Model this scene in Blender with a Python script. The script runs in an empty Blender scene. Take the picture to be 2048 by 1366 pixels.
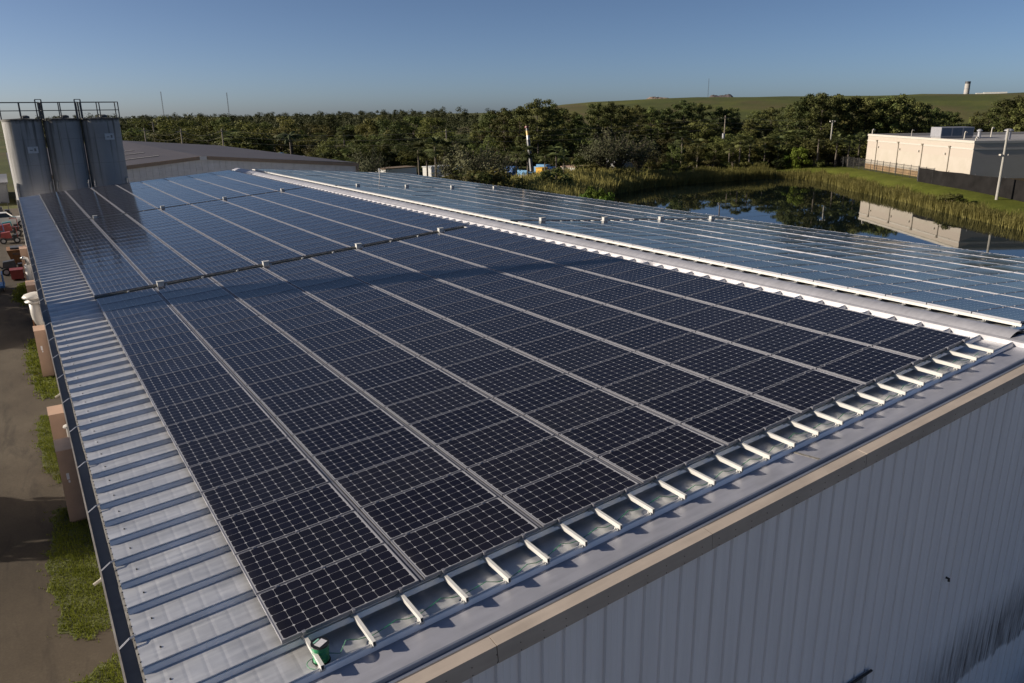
import bpy, bmesh, math, random
import numpy as np
from mathutils import Matrix, Vector

random.seed(7)
rng = np.random.default_rng(11)
R_ = math.radians
scene = bpy.context.scene
col = scene.collection

# ------------------------------------------------------------------ camera
CR = np.array([[0.8392656601548789, -0.543560027590444, -0.013253229443089529],
               [-0.168175422091978, -0.23633159703868278, -0.9570080478477341],
               [0.5170591640121858, 0.8054128585061338, -0.2897584308764771]])
CP = np.array([-1.6162403645738734, -7.188322069566488, 5.426064873384031])
FPX = 1523.932
cam_d = bpy.data.cameras.new('camera')
cam = bpy.data.objects.new('camera', cam_d)
col.objects.link(cam)
cam.matrix_world = Matrix(((CR[0][0], -CR[1][0], -CR[2][0], CP[0]),
                           (CR[0][1], -CR[1][1], -CR[2][1], CP[1]),
                           (CR[0][2], -CR[1][2], -CR[2][2], CP[2]),
                           (0, 0, 0, 1)))
cam_d.sensor_width = 36.0
cam_d.lens = FPX / 2048 * 36.0
cam_d.clip_start = 0.1
cam_d.clip_end = 8000
scene.camera = cam

# ------------------------------------------------------------------ light
SUN_EL, SUN_AZ = 19.8, -58.7            # azimuth clockwise from +Y
world = bpy.data.worlds.new('World')
scene.world = world
world.use_nodes = True
wn = world.node_tree
bg = wn.nodes['Background']
sky = wn.nodes.new('ShaderNodeTexSky')
sky.sky_type = 'NISHITA'
sky.sun_disc = False
sky.sun_elevation = R_(SUN_EL)
sky.sun_rotation = R_(SUN_AZ)
sky.altitude = 0
sky.air_density = 0.45
sky.dust_density = 0.8
sky.ozone_density = 2.4
wn.links.new(sky.outputs[0], bg.inputs[0])
bg.inputs[1].default_value = 0.0625
sun_d = bpy.data.lights.new('sun', 'SUN')
sun_d.energy = 5.0
sun_d.angle = R_(0.53)
sun_d.color = (1.0, 0.89, 0.74)
sun = bpy.data.objects.new('sun', sun_d)
col.objects.link(sun)
_sd = Vector((math.sin(R_(SUN_AZ)) * math.cos(R_(SUN_EL)), math.cos(R_(SUN_AZ)) * math.cos(R_(SUN_EL)), math.sin(R_(SUN_EL))))
sun.rotation_euler = _sd.to_track_quat('Z', 'Y').to_euler()
sun.location = (-40, 30, 40)
scene.view_settings.view_transform = 'Standard'
scene.view_settings.look = 'None'
scene.view_settings.exposure = 0.55
scene.view_settings.gamma = 1.0
scene.cycles.use_denoising = True
scene.cycles.denoiser = 'OPENIMAGEDENOISE'
scene.cycles.max_bounces = 8
scene.cycles.transparent_max_bounces = 8
scene.cycles.caustics_reflective = False
scene.cycles.caustics_refractive = False

# ------------------------------------------------------------------ helpers
GZ = -7.6            # ground level (origin: front left corner of the panel field)
WZ = -8.6            # pond level


def ray(px, py):
    return CR.T @ np.array([(px - 1024) / FPX, (py - 683) / FPX, 1.0])


def at(px, py, D):
    """a point of the place at horizontal range D from the survey station"""
    d = ray(px, py)
    return CP + d * (D / math.hypot(d[0], d[1]))


def gpt(px, py, z=GZ):
    d = ray(px, py)
    return CP + d * ((z - CP[2]) / d[2])


def tag(o, label=None, cat=None, group=None, kind=None):
    if label: o['label'] = label
    if cat: o['category'] = cat
    if group: o['group'] = group
    if kind: o['kind'] = kind
    return o


def empty(name, loc=(0, 0, 0), label=None, cat=None, group=None, rz=0.0):
    o = bpy.data.objects.new(name, None)
    col.objects.link(o)
    o.location = loc
    o.rotation_euler = (0, 0, rz)
    o.empty_display_size = 0.2
    return tag(o, label, cat, group)


class MB:
    def __init__(s):
        s.v, s.f, s.m, s.uv = [], [], [], None

    def add(s, vs, fs, mi=0):
        b = len(s.v)
        s.v.extend([tuple(map(float, v)) for v in vs])
        for f in fs:
            s.f.append([i + b for i in f])
            s.m.append(mi)
        return s

    def quad(s, a, b, c, d, mi=0):
        return s.add([a, b, c, d], [(0, 1, 2, 3)], mi)

    def hexa(s, p, mi=0):
        return s.add(p, [(3, 2, 1, 0), (4, 5, 6, 7), (0, 1, 5, 4), (1, 2, 6, 5), (2, 3, 7, 6), (3, 0, 4, 7)], mi)

    def box(s, x0, y0, z0, x1, y1, z1, mi=0):
        return s.hexa([(x0, y0, z0), (x1, y0, z0), (x1, y1, z0), (x0, y1, z0),
                       (x0, y0, z1), (x1, y0, z1), (x1, y1, z1), (x0, y1, z1)], mi)

    def obox(s, o, ax, ay, az, mi=0):
        """box from origin o with three edge vectors"""
        o, ax, ay, az = map(np.asarray, (o, ax, ay, az))
        return s.hexa([o, o + ax, o + ax + ay, o + ay, o + az, o + ax + az, o + ax + ay + az, o + ay + az], mi)

    def tube(s, pts, r, n=8, mi=0, caps=True, r1=None):
        pts = [np.asarray(p, float) for p in pts]
        k = len(pts)
        rs = [r + ((r1 if r1 is not None else r) - r) * i / max(1, k - 1) for i in range(k)]
        if hasattr(r, '__len__'): rs = list(r)
        b = len(s.v)
        ref = None
        for i, p in enumerate(pts):
            d = pts[min(i + 1, k - 1)] - pts[max(i - 1, 0)]
            d = d / (np.linalg.norm(d) + 1e-9)
            if ref is None:
                ref = np.array([0, 0, 1.0]) if abs(d[2]) < .9 else np.array([1.0, 0, 0])
            u = np.cross(d, ref); u /= np.linalg.norm(u) + 1e-9
            w = np.cross(u, d); ref = w
            for j in range(n):
                a = 2 * math.pi * j / n
                s.v.append(tuple(p + rs[i] * (math.cos(a) * u + math.sin(a) * w)))
        for i in range(k - 1):
            for j in range(n):
                s.f.append([b + i * n + j, b + i * n + (j + 1) % n, b + (i + 1) * n + (j + 1) % n, b + (i + 1) * n + j]); s.m.append(mi)
        if caps:
            s.f.append([b + j for j in range(n)][::-1]); s.m.append(mi)
            s.f.append([b + (k - 1) * n + j for j in range(n)]); s.m.append(mi)
        return s

    def lathe(s, c, prof, n=24, mi=0):
        b = len(s.v)
        for r, z in prof:
            for j in range(n):
                a = 2 * math.pi * j / n
                s.v.append((c[0] + r * math.cos(a), c[1] + r * math.sin(a), c[2] + z))
        for i in range(len(prof) - 1):
            for j in range(n):
                s.f.append([b + i * n + j, b + i * n + (j + 1) % n, b + (i + 1) * n + (j + 1) % n, b + (i + 1) * n + j]); s.m.append(mi)
        return s

    def build(s, name, mats, parent=None, smooth=False, loc=None):
        """vertices are in world space; with a parent they become local to its base"""
        me = bpy.data.meshes.new(name)
        off = np.zeros(3)
        if parent is not None:
            off = np.array(parent_world(parent))
        elif loc is not None:
            off = np.array(loc, float)
        me.from_pydata([tuple(np.asarray(v) - off) for v in s.v], [], s.f)
        if not isinstance(mats, (list, tuple)): mats = [mats]
        for m in mats: me.materials.append(m)
        if len(mats) > 1: me.polygons.foreach_set('material_index', s.m)
        if smooth: me.polygons.foreach_set('use_smooth', [True] * len(me.polygons))
        me.update()
        o = bpy.data.objects.new(name, me)
        col.objects.link(o)
        if parent is not None:
            o.parent = parent
        elif loc is not None:
            o.location = loc
        return o


def parent_world(p):
    t = np.zeros(3)
    while p is not None:
        t = t + np.array(p.location)
        p = p.parent
    return t


def np_mesh(name, verts, faces_n, loops, mats, mi=None, smooth=False, uv=None):
    """fast mesh from numpy arrays; faces_n = corners per face (constant)"""
    me = bpy.data.meshes.new(name)
    nf = len(loops) // faces_n
    me.vertices.add(len(verts)); me.vertices.foreach_set('co', np.asarray(verts, np.float32).ravel())
    me.loops.add(len(loops)); me.loops.foreach_set('vertex_index', np.asarray(loops, np.int32))
    me.polygons.add(nf)
    me.polygons.foreach_set('loop_start', np.arange(0, nf * faces_n, faces_n, dtype=np.int32))
    me.polygons.foreach_set('loop_total', np.full(nf, faces_n, np.int32))
    for m in mats: me.materials.append(m)
    if mi is not None: me.polygons.foreach_set('material_index', np.asarray(mi, np.int32))
    if uv is not None:
        l = me.uv_layers.new(name='UVMap'); l.data.foreach_set('uv', np.asarray(uv, np.float32).ravel())
    me.update(calc_edges=True)
    return me


def link(name, me, parent=None, loc=(0, 0, 0)):
    o = bpy.data.objects.new(name, me); col.objects.link(o)
    if parent is not None: o.parent = parent
    o.location = loc
    return o


def copy_tree(o, parent=None):
    c = o.copy(); col.objects.link(c)
    if parent is not None: c.parent = parent
    for ch in list(o.children): copy_tree(ch, c)
    return c


ONES = ['', 'first', 'second', 'third', 'fourth', 'fifth', 'sixth', 'seventh', 'eighth', 'ninth', 'tenth', 'eleventh', 'twelfth',
        'thirteenth', 'fourteenth', 'fifteenth', 'sixteenth', 'seventeenth', 'eighteenth', 'nineteenth']
TENS = {20: 'twentieth', 30: 'thirtieth', 40: 'fortieth', 50: 'fiftieth', 60: 'sixtieth', 70: 'seventieth', 80: 'eightieth', 90: 'ninetieth'}
TENC = {20: 'twenty', 30: 'thirty', 40: 'forty', 50: 'fifty', 60: 'sixty', 70: 'seventy', 80: 'eighty', 90: 'ninety'}


def nth(n):
    if n >= 100: return 'hundred and ' + nth(n - 100) if n > 100 else 'hundredth'
    if n < 20: return ONES[n]
    t = n // 10 * 10
    return TENS[t] if n == t else TENC[t] + '-' + ONES[n - t]


# ------------------------------------------------------------------ materials
class NT:
    def __init__(s, name):
        s.mat = bpy.data.materials.new(name); s.mat.use_nodes = True
        s.t = s.mat.node_tree; s.b = s.t.nodes['Principled BSDF']

    def n(s, typ, **kw):
        nd = s.t.nodes.new(typ)
        for k, v in kw.items(): setattr(nd, k, v)
        return nd

    def l(s, a, b): s.t.links.new(a, b)

    def val(s, x, inp):
        if isinstance(x, (int, float)): inp.default_value = x
        else: s.l(x, inp)

    def math(s, op, a, b=0.0, c=None, clamp=False):
        m = s.n('ShaderNodeMath', operation=op); m.use_clamp = clamp
        s.val(a, m.inputs[0]); s.val(b, m.inputs[1])
        if c is not None: s.val(c, m.inputs[2])
        return m.outputs[0]

    def coord(s, which='Object'):
        return s.n('ShaderNodeTexCoord').outputs[which]

    def scale(s, vec, sc):
        m = s.n('ShaderNodeMapping'); s.l(vec, m.inputs[0]); m.inputs['Scale'].default_value = sc
        return m.outputs[0]

    def noise(s, vec, scale=5.0, detail=4.0, rough=.55, dist=0.0):
        t = s.n('ShaderNodeTexNoise'); s.l(vec, t.inputs['Vector'])
        t.inputs['Scale'].default_value = scale; t.inputs['Detail'].default_value = detail
        t.inputs['Roughness'].default_value = rough; t.inputs['Distortion'].default_value = dist
        return t.outputs['Fac']

    def ramp(s, fac, stops):
        r = s.n('ShaderNodeValToRGB'); s.l(fac, r.inputs[0])
        e = r.color_ramp.elements
        while len(e) < len(stops): e.new(.5)
        for i, (p, c) in enumerate(stops):
            e[i].position = p
            e[i].color = (c, c, c, 1) if isinstance(c, (int, float)) else (*c, 1)
        return r.outputs[0]

    def mix(s, fac, a, b):
        m = s.n('ShaderNodeMix', data_type='RGBA')
        s.val(fac, m.inputs[0])
        for x, i in ((a, 6), (b, 7)):
            if isinstance(x, tuple): m.inputs[i].default_value = (*x, 1)
            else: s.l(x, m.inputs[i])
        return m.outputs[2]

    def set(s, color=None, rough=None, metal=None, spec=None, bump=None, bstr=.3, bdist=.02):
        if color is not None:
            if isinstance(color, tuple): s.b.inputs['Base Color'].default_value = (*color, 1)
            else: s.l(color, s.b.inputs['Base Color'])
        for v, k in ((rough, 'Roughness'), (metal, 'Metallic'), (spec, 'Specular IOR Level')):
            if v is not None: s.val(v, s.b.inputs[k])
        if bump is not None:
            bn = s.n('ShaderNodeBump'); bn.inputs['Strength'].default_value = bstr; bn.inputs['Distance'].default_value = bdist
            s.l(bump, bn.inputs['Height']); s.l(bn.outputs[0], s.b.inputs['Normal'])
        return s.mat


def plain(name, c, rough=.6, metal=0.0, var=.12, scale=3.0, spec=None):
    t = NT(name)
    f = t.noise(t.coord('Object'), scale, 5)
    lo = tuple(x * (1 - var) for x in c); hi = tuple(min(1, x * (1 + var)) for x in c)
    return t.set(t.ramp(f, [(.3, lo), (.7, hi)]), rough, metal, spec)


M = {}
M['frame'] = plain('anodised_frame', (0.2516, 0.2516, 0.2812), .45, .5, .06, 6)
M['rail'] = plain('mill_aluminium', (0.5476, 0.5402, 0.518), .5, .1, .06, 5)
M['steel'] = plain('dark_steel', (.06, .06, .065), .5, .3, .2)
M['closure'] = plain('grey_closure', (.10, .11, .135), .5, .3, .2)
M['dark_hole'] = plain('dark_interior', (.015, .015, .015), .9)
M['white_box'] = plain('white_enclosure', (0.5328, 0.5254, 0.5032), .5, 0, .08)
M['conduit'] = plain('dull_conduit', (.12, .12, .10), .5, .3, .2, 4)
M['green_wire'] = plain('green_insulation', (.012, .22, .085), .45, 0, .1)
M['black_plastic'] = plain('black_plastic', (.012, .012, .012), .4)
M['label_paper'] = plain('label_paper', (.6, .58, .6), .6, 0, .15, 30)
M['bolt'] = plain('dark_bolt', (.03, .03, .03), .6)
M['strap'] = plain('bright_strap', (0.555, 0.555, 0.5624), .3, .6, .05)


def mat_glass():
    t = NT('solar_cell_glass')
    uv = t.n('ShaderNodeUVMap').outputs[0]
    sp = t.n('ShaderNodeSeparateXYZ'); t.l(uv, sp.inputs[0])
    X = t.math('MULTIPLY', sp.outputs[0], 1.65); Y = t.math('MULTIPLY', sp.outputs[1], 0.99)
    pc = 0.1590
    mx, my = (1.65 - 10 * pc) / 2, (0.99 - 6 * pc) / 2
    cx = t.math('DIVIDE', t.math('SUBTRACT', X, mx), pc); cy = t.math('DIVIDE', t.math('SUBTRACT', Y, my), pc)
    ax = t.math('ABSOLUTE', t.math('SUBTRACT', t.math('FRACT', cx), .5)); ay = t.math('ABSOLUTE', t.math('SUBTRACT', t.math('FRACT', cy), .5))
    inx = t.math('LESS_THAN', ax, .4915); iny = t.math('LESS_THAN', ay, .4915)
    cut = t.math('LESS_THAN', t.math('ADD', ax, ay), .875)
    inside = t.math('MULTIPLY', t.math('MULTIPLY', inx, iny), cut)
    lim = t.math('MULTIPLY', t.math('MULTIPLY', t.math('GREATER_THAN', cx, 0), t.math('LESS_THAN', cx, 10)),
                 t.math('MULTIPLY', t.math('GREATER_THAN', cy, 0), t.math('LESS_THAN', cy, 6)))
    cell = t.math('MULTIPLY', inside, lim)
    # bus bars: two faint lines per cell along the long side
    oi = t.n('ShaderNodeObjectInfo').outputs['Random']
    # a little cell to cell variation
    wn_ = t.n('ShaderNodeTexWhiteNoise', noise_dimensions='3D')
    cmb = t.n('ShaderNodeCombineXYZ'); t.l(t.math('FLOOR', cx), cmb.inputs[0]); t.l(t.math('FLOOR', cy), cmb.inputs[1]); t.l(t.math('MULTIPLY', oi, 91.0), cmb.inputs[2])
    t.l(cmb.outputs[0], wn_.inputs['Vector'])
    cellc = t.mix(wn_.outputs[0], (.0058, .0058, .0115), (.0075, .0076, .0155))
    white = (.33, .33, .35)
    c = t.mix(cell, white, cellc)
    # thin dust over the glass
    dn = t.noise(t.coord('Object'), 3.0, 5)
    c = t.mix(t.math('MULTIPLY', t.math('MULTIPLY', dn, t.math('ADD', .4, t.math('MULTIPLY', oi, 1.4))), .022), c, (.30, .29, .27))
    low = t.math('MULTIPLY', t.math('SUBTRACT', .13, X), 6.0, clamp=True)
    c = t.mix(t.math('MULTIPLY', t.math('MULTIPLY', low, dn), .07), c, (.26, .24, .21))
    vo = t.n('ShaderNodeTexVoronoi'); vo.inputs['Scale'].default_value = .9
    cv = t.n('ShaderNodeCombineXYZ'); t.l(X, cv.inputs[0]); t.l(Y, cv.inputs[1]); t.l(t.math('MULTIPLY', oi, 53.0), cv.inputs[2]); t.l(cv.outputs[0], vo.inputs['Vector'])
    drop = t.math('LESS_THAN', t.math('ADD', vo.outputs['Distance'], t.math('MULTIPLY', t.math('SUBTRACT', dn, .5), .03)), .022)
    c = t.mix(t.math('MULTIPLY', drop, .55), c, (.5, .48, .44))
    t.set(c, t.math('ADD', .075, t.math('MULTIPLY', t.math('FRACT', t.math('MULTIPLY', oi, 17.7)), .05)), 0, .5)
    t.b.inputs['IOR'].default_value = 1.28
    return t.mat


M['glass'] = mat_glass()


def mat_roof(name, base, rough, metal, pencil=True):
    t = NT(name)
    co = t.coord('Object')
    n1 = t.noise(co, 1.6, 6, .6); n2 = t.noise(t.scale(co, (.6, 9, 9)), 1.3, 5)
    f = t.math('ADD', t.math('MULTIPLY', n1, .6), t.math('MULTIPLY', n2, .4))
    lo = tuple(x * .80 for x in base); hi = tuple(min(1, x * 1.12) for x in base)
    c = t.ramp(f, [(.32, lo), (.68, hi)])
    spots = t.ramp(t.noise(co, 26, 3), [(.70, 0.0), (.78, 1.0)])
    c = t.mix(t.math('MULTIPLY', spots, .25), c, (.25, .24, .22))
    bump = None
    if pencil:
        sp = t.n('ShaderNodeSeparateXYZ'); t.l(co, sp.inputs[0])
        fr = t.math('FRACT', t.math('MULTIPLY', sp.outputs[0], 1 / .205))
        rib = t.math('SMOOTH_MIN', t.math('MULTIPLY', t.math('ABSOLUTE', t.math('SUBTRACT', fr, .5)), 6.0), 1.0, .2)
        bump = t.math('ADD', rib, t.math('MULTIPLY', n1, .8))
    rr = t.math('ADD', rough, t.math('MULTIPLY', n2, .15))
    return t.set(c, rr, metal, None, bump, .14, .01)


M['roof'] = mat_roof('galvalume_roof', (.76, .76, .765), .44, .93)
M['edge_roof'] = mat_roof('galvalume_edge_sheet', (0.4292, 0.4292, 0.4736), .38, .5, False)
M['ridge'] = mat_roof('galvalume_ridge', (0.4884, 0.481, 0.5106), .42, .45, False)
M['rake'] = mat_roof('galvalume_rake', (0.2664, 0.2886, 0.3404), .36, .6, False)
M['fascia'] = mat_roof('tan_fascia', (0.4218, 0.3552, 0.296), .5, 0, False)
M['gutter'] = mat_roof('gutter_metal', (.30, .30, .30), .5, .4, False)


def mat_lip():
    t = NT('gutter_lip_tan')
    co = t.coord('Object')
    n = t.noise(co, 5, 6)
    return t.set(t.ramp(n, [(.3, (0.1776, 0.1554, 0.1332)), (.7, (0.296, 0.2738, 0.2442))]), .6)


M['lip'] = mat_lip()


def mat_eave():
    t = NT('dirty_eave_trim')
    co = t.coord('Object')
    n = t.noise(t.scale(co, (8, 3, 8)), 3, 6, .7)
    return t.set(t.ramp(n, [(.32, (0.074, 0.0666, 0.0592)), (.5, (0.2368, 0.222, 0.1998)), (.7, (0.37, 0.3552, 0.333))]), .65, .2)


M['eave'] = mat_eave()


def mat_wall():
    t = NT('white_ribbed_wall')
    co = t.coord('Object')
    sp = t.n('ShaderNodeSeparateXYZ'); t.l(co, sp.inputs[0])
    X, Z = sp.outputs[0], t.math('ADD', sp.outputs[2], GZ)
    streak = t.noise(t.scale(co, (5, 5, .25)), 1.4, 5, .6)
    c = t.ramp(streak, [(.3, (.74, .71, .70)), (.7, (.83, .80, .79))])
    # dark splash stain: fuzzy streaked top, crisp wavy bottom edge
    fine = t.noise(t.scale(co, (9, 9, .35)), 1.6, 6, .7)
    top = t.math('SUBTRACT', t.math('ADD', -4.15, t.math('MULTIPLY', t.math('SUBTRACT', X, 12.0), .10)), t.math('MULTIPLY', fine, 1.9))
    topf = t.math('MULTIPLY', t.math('SUBTRACT', t.math('ADD', top, 1.0), Z), .95, clamp=True)
    bot = t.math('ADD', -5.98, t.math('MULTIPLY', t.noise(t.scale(co, (2.2, 2.2, .4)), 1.2, 4, .7), .62))
    botf = t.math('MULTIPLY', t.math('SUBTRACT', Z, bot), 12.0, clamp=True)
    side = t.math('MULTIPLY', t.math('MULTIPLY', t.math('SUBTRACT', X, 9.9), .4, clamp=True),
                  t.math('MULTIPLY', t.math('SUBTRACT', 17.5, X), .6, clamp=True), clamp=True)
    f = t.math('MULTIPLY', t.math('MULTIPLY', topf, botf), t.math('MULTIPLY', side, t.math('ADD', .55, t.math('MULTIPLY', fine, .7))), clamp=True)
    blotch = t.ramp(t.noise(t.scale(co, (7, 7, .5)), 1.3, 5, .75), [(.36, .25), (.62, 1.0)])
    c = t.mix(t.math('MULTIPLY', f, t.math('MULTIPLY', blotch, .93)), c, (.045, .033, .028))
    return t.set(c, .55, 0, .35)


M['wall'] = mat_wall()


def mat_asphalt():
    t = NT('worn_asphalt')
    co = t.coord('Object')
    a = t.noise(t.scale(co, (.9, .5, 1)), .45, 6, .6); b = t.noise(co, 16, 5, .7); d = t.noise(t.scale(co, (1.2, .25, 1)), 1.1, 5, .65, .4)
    f = t.math('ADD', t.math('MULTIPLY', a, .7), t.math('MULTIPLY', b, .3))
    c = t.ramp(f, [(.32, (.032, .0235, .0145)), (.5, (.052, .040, .0265)), (.66, (.078, .063, .044))])
    c = t.mix(t.ramp(d, [(.55, 0.0), (.72, .75)]), c, (.019, .014, .0095))
    return t.set(c, .9, 0, .3, b, .25, .01)


M['asphalt'] = mat_asphalt()


def mat_ground():
    t = NT('rough_grass_ground')
    co = t.coord('Object')
    a = t.noise(co, .035, 7, .6); b = t.noise(co, .9, 6, .7); d = t.noise(co, .011, 4, .6)
    f = t.math('ADD', t.math('MULTIPLY', a, .55), t.math('MULTIPLY', b, .45))
    c = t.ramp(f, [(.3, (0.0407, 0.0488, 0.0133)), (.5, (0.0629, 0.074, 0.0207)), (.62, (0.0851, 0.0903, 0.0266)), (.75, (0.1184, 0.1036, 0.0518))])
    c = t.mix(t.ramp(d, [(.46, 0.0), (.62, .75)]), c, (.105, .080, .040))
    e_ = t.noise(t.scale(co, (1, 1, 6)), .022, 5, .7)
    c = t.mix(t.ramp(e_, [(.48, 0.0), (.62, .6)]), c, (.105, .115, .026))
    return t.set(c, .95, 0, .15, b, .6, .15)


M['ground'] = mat_ground()


def mat_water():
    t = NT('pond_water')
    co = t.coord('Object')
    w = t.noise(t.scale(co, (1, 1, 1)), 1.1, 4, .6)
    w2 = t.noise(co, .25, 3, .5)
    return t.set((.006, .010, .009), .015, 0, .5, t.math('ADD', w, t.math('MULTIPLY', w2, 2.0)), .018, .05)


M['water'] = mat_water()


def mat_leaf(name, lo, hi, sc=.35, trans=.25, hue=.06):
    t = NT(name)
    co = t.coord('Object')
    oi = t.n('ShaderNodeObjectInfo').outputs['Random']
    n1 = t.noise(co, sc, 4, .6); n2 = t.noise(co, sc * 9, 2, .6)
    f = t.math('ADD', t.math('MULTIPLY', n1, .55), t.math('MULTIPLY', n2, .45))
    c = t.ramp(f, [(.34, lo), (.66, hi)])
    hs = t.n('ShaderNodeHueSaturation'); t.l(c, hs.inputs['Color'])
    t.l(t.math('ADD', .5 - hue / 2, t.math('MULTIPLY', oi, hue)), hs.inputs['Hue'])
    t.l(t.math('ADD', .5, t.math('MULTIPLY', t.math('FRACT', t.math('MULTIPLY', oi, 7.31)), .9)), hs.inputs['Value'])
    c = hs.outputs[0]
    t.set(c, .7, 0, .18)
    tr = t.n('ShaderNodeBsdfTranslucent'); t.l(c, tr.inputs[0])
    mx = t.n('ShaderNodeMixShader'); mx.inputs[0].default_value = trans
    out = t.t.nodes['Material Output']
    t.l(t.b.outputs[0], mx.inputs[1]); t.l(tr.outputs[0], mx.inputs[2]); t.l(mx.outputs[0], out.inputs[0])
    return t.mat


M['pine_leaf'] = mat_leaf('pine_needles', (0.0558, 0.0666, 0.0189), (0.1305, 0.144, 0.045))
M['oak_leaf'] = mat_leaf('broad_leaves', (0.054, 0.063, 0.0162), (0.1395, 0.1395, 0.0414), .4, .32, .08)
M['olive_leaf'] = mat_leaf('feathery_leaves', (0.0558, 0.0594, 0.0306), (0.1125, 0.1152, 0.0558), .4, .2, .03)
M['far_leaf'] = mat_leaf('far_leaves', (0.0378, 0.0486, 0.018), (0.09, 0.0972, 0.0378), .045, .2, .02)
M['bright_leaf'] = mat_leaf('bright_leaves', (0.0675, 0.108, 0.0126), (0.162, 0.225, 0.0315), .5, .3, .04)
M['palm_leaf'] = mat_leaf('palm_fronds', (0.054, 0.0666, 0.0234), (0.135, 0.1485, 0.0558), .6, .2, .04)
M['reed'] = mat_leaf('reed_blades', (0.171, 0.1575, 0.0495), (0.378, 0.333, 0.117), .25, .4, .02)
M['turf'] = mat_leaf('turf_blades', (0.099, 0.126, 0.0144), (0.216, 0.252, 0.036), 1.2, .2, .02)
M['bark'] = plain('bark', (.085, .068, .052), .9, 0, .35, 4)
M['palm_bark'] = plain('palm_bark', (.12, .10, .08), .9, 0, .3, 5)

# ------------------------------------------------------------------ roof frame of reference
SL = R_(4.374713)
ct, st = math.cos(SL), math.sin(SL)
XM = ct * 14.75          # ridge, world x
Y0, Y1 = -1.03, 61.2     # roof ends


def LR(X, Y, h=0.0):
    return np.array([ct * X - st * h, Y, st * X + ct * h])


def RR(X, Y, h=0.0):
    p = LR(X, Y, h); p[0] = 2 * XM - p[0]
    return p


# ================================================================== SETTING: terrain
pond = np.array([(85.5, 95.7), (98, 100), (112, 100.4), (122.4, 99.7), (131, 97.5), (133.5, 92), (131.5, 86.5), (120.5, 73), (111, 57.5), (102.5, 45.5),
                 (94.5, 32.5), (86, 16), (75, 0), (58, -8), (46, -2), (43, 20), (46, 42), (54, 64), (66, 82), (76, 91)])


def sdist(P, poly):
    """signed distance (inside positive) of points P to polygon"""
    P = np.asarray(P, float)
    d2 = np.full(len(P), 1e18); ins = np.zeros(len(P), bool)
    n = len(poly)
    for i in range(n):
        a, b = poly[i], poly[(i + 1) % n]
        ab = b - a
        tt = np.clip(((P - a) @ ab) / (ab @ ab), 0, 1)
        q = a + tt[:, None] * ab
        d2 = np.minimum(d2, ((P - q) ** 2).sum(1))
        cond = ((a[1] > P[:, 1]) != (b[1] > P[:, 1])) & (P[:, 0] < (b[0] - a[0]) * (P[:, 1] - a[1]) / (b[1] - a[1] + 1e-12) + a[0])
        ins ^= cond
    d = np.sqrt(d2)
    return np.where(ins, d, -d)


HAZ = np.array([20, 26.5, 28.3, 29.9, 30.8, 36.4, 39.5, 42.7, 46.8, 52.7, 59.7, 65.3, 80, 100])
HEL = np.array([GZ, -6.5, -3.8, .6, 1.7, 9.4, 11.6, 12.9, 13.6, 12.9, 12.7, 12.6, 12.0, 10.0])


def sstep(x): x = np.clip(x, 0, 1); return x * x * (3 - 2 * x)


WBL = np.array([145.96, 87.83]); WBR = np.array([125.42, 56.54])     # lit wall corners of the cream building
WU = (WBR - WBL) / np.linalg.norm(WBR - WBL)
WN = np.array([0.837, -0.548])                                        # into the building


def terrain(P):
    P = np.asarray(P, float)
    z = np.full(len(P), GZ)
    s = sdist(P, pond)
    w = s > -6
    z = np.where(w, np.where(s > 0, WZ - 0.25 * np.minimum(s, 6), GZ + (WZ - GZ) * sstep(1 + s / 6)), z)
    # bank rising to the cream building
    rel = P - (WBL + WBR) / 2
    dn = rel @ WN; du = rel @ WU
    bw = sstep((dn + 26) / 20) * sstep((45 - np.abs(du)) / 25) * sstep((60 - dn) / 30)
    z = z + np.where(s < 0, bw * .75 * sstep(-s / 8), 0)
    # landfill hill
    d = P - CP[:2]
    D = np.hypot(d[:, 0], d[:, 1]); az = np.degrees(np.arctan2(d[:, 0], d[:, 1]))
    cz = np.interp(az, HAZ, HEL, left=GZ, right=GZ)
    cz = np.where(np.abs(az) > 110, GZ, cz)
    rough = .35 * np.sin(P[:, 0] * .045) * np.sin(P[:, 1] * .06) + .25 * np.sin(P[:, 0] * .13 + 1) * np.sin(P[:, 1] * .11)
    k = sstep((D - 420) / 215) * sstep((1500 - D) / 300)
    z = z + np.where(D > 400, (cz - GZ) * k + rough * k, 0)
    return z


def axis(lo, hi, dense, step_d, n):
    a = list(np.arange(dense[0], dense[1] + .01, step_d))
    left = dense[0] - np.geomspace(step_d, dense[0] - lo, n)
    right = dense[1] + np.geomspace(step_d, hi - dense[1], n)
    return np.array(sorted(list(left) + a + list(right)))


gx = axis(-4500, 5000, (20, 190), 2.5, 70)
gy = axis(-4500, 5500, (-20, 150), 2.5, 70)
GXm, GYm = np.meshgrid(gx, gy)
Pg = np.c_[GXm.ravel(), GYm.ravel()]
zg = terrain(Pg)
nx, ny = len(gx), len(gy)
ii = (np.arange(ny - 1)[:, None] * nx + np.arange(nx - 1)[None]).ravel()
loops = np.c_[ii, ii + 1, ii + nx + 1, ii + nx].ravel()
g = link('ground', np_mesh('ground', np.c_[Pg, zg], 4, loops, [M['ground']]))
g.data.polygons.foreach_set('use_smooth', [True] * len(g.data.polygons))
tag(g, kind='structure')

wm = MB(); cpt = pond.mean(0)
big = [tuple(cpt + (p - cpt) * 1.06) for p in pond]
wm.add([(x, y, WZ) for x, y in big], [list(range(len(big)))[::-1]])
wa = wm.build('pond_water', M['water']); tag(wa, kind='structure')
if wa.data.polygons[0].normal.z < 0: wa.data.flip_normals()

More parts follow.
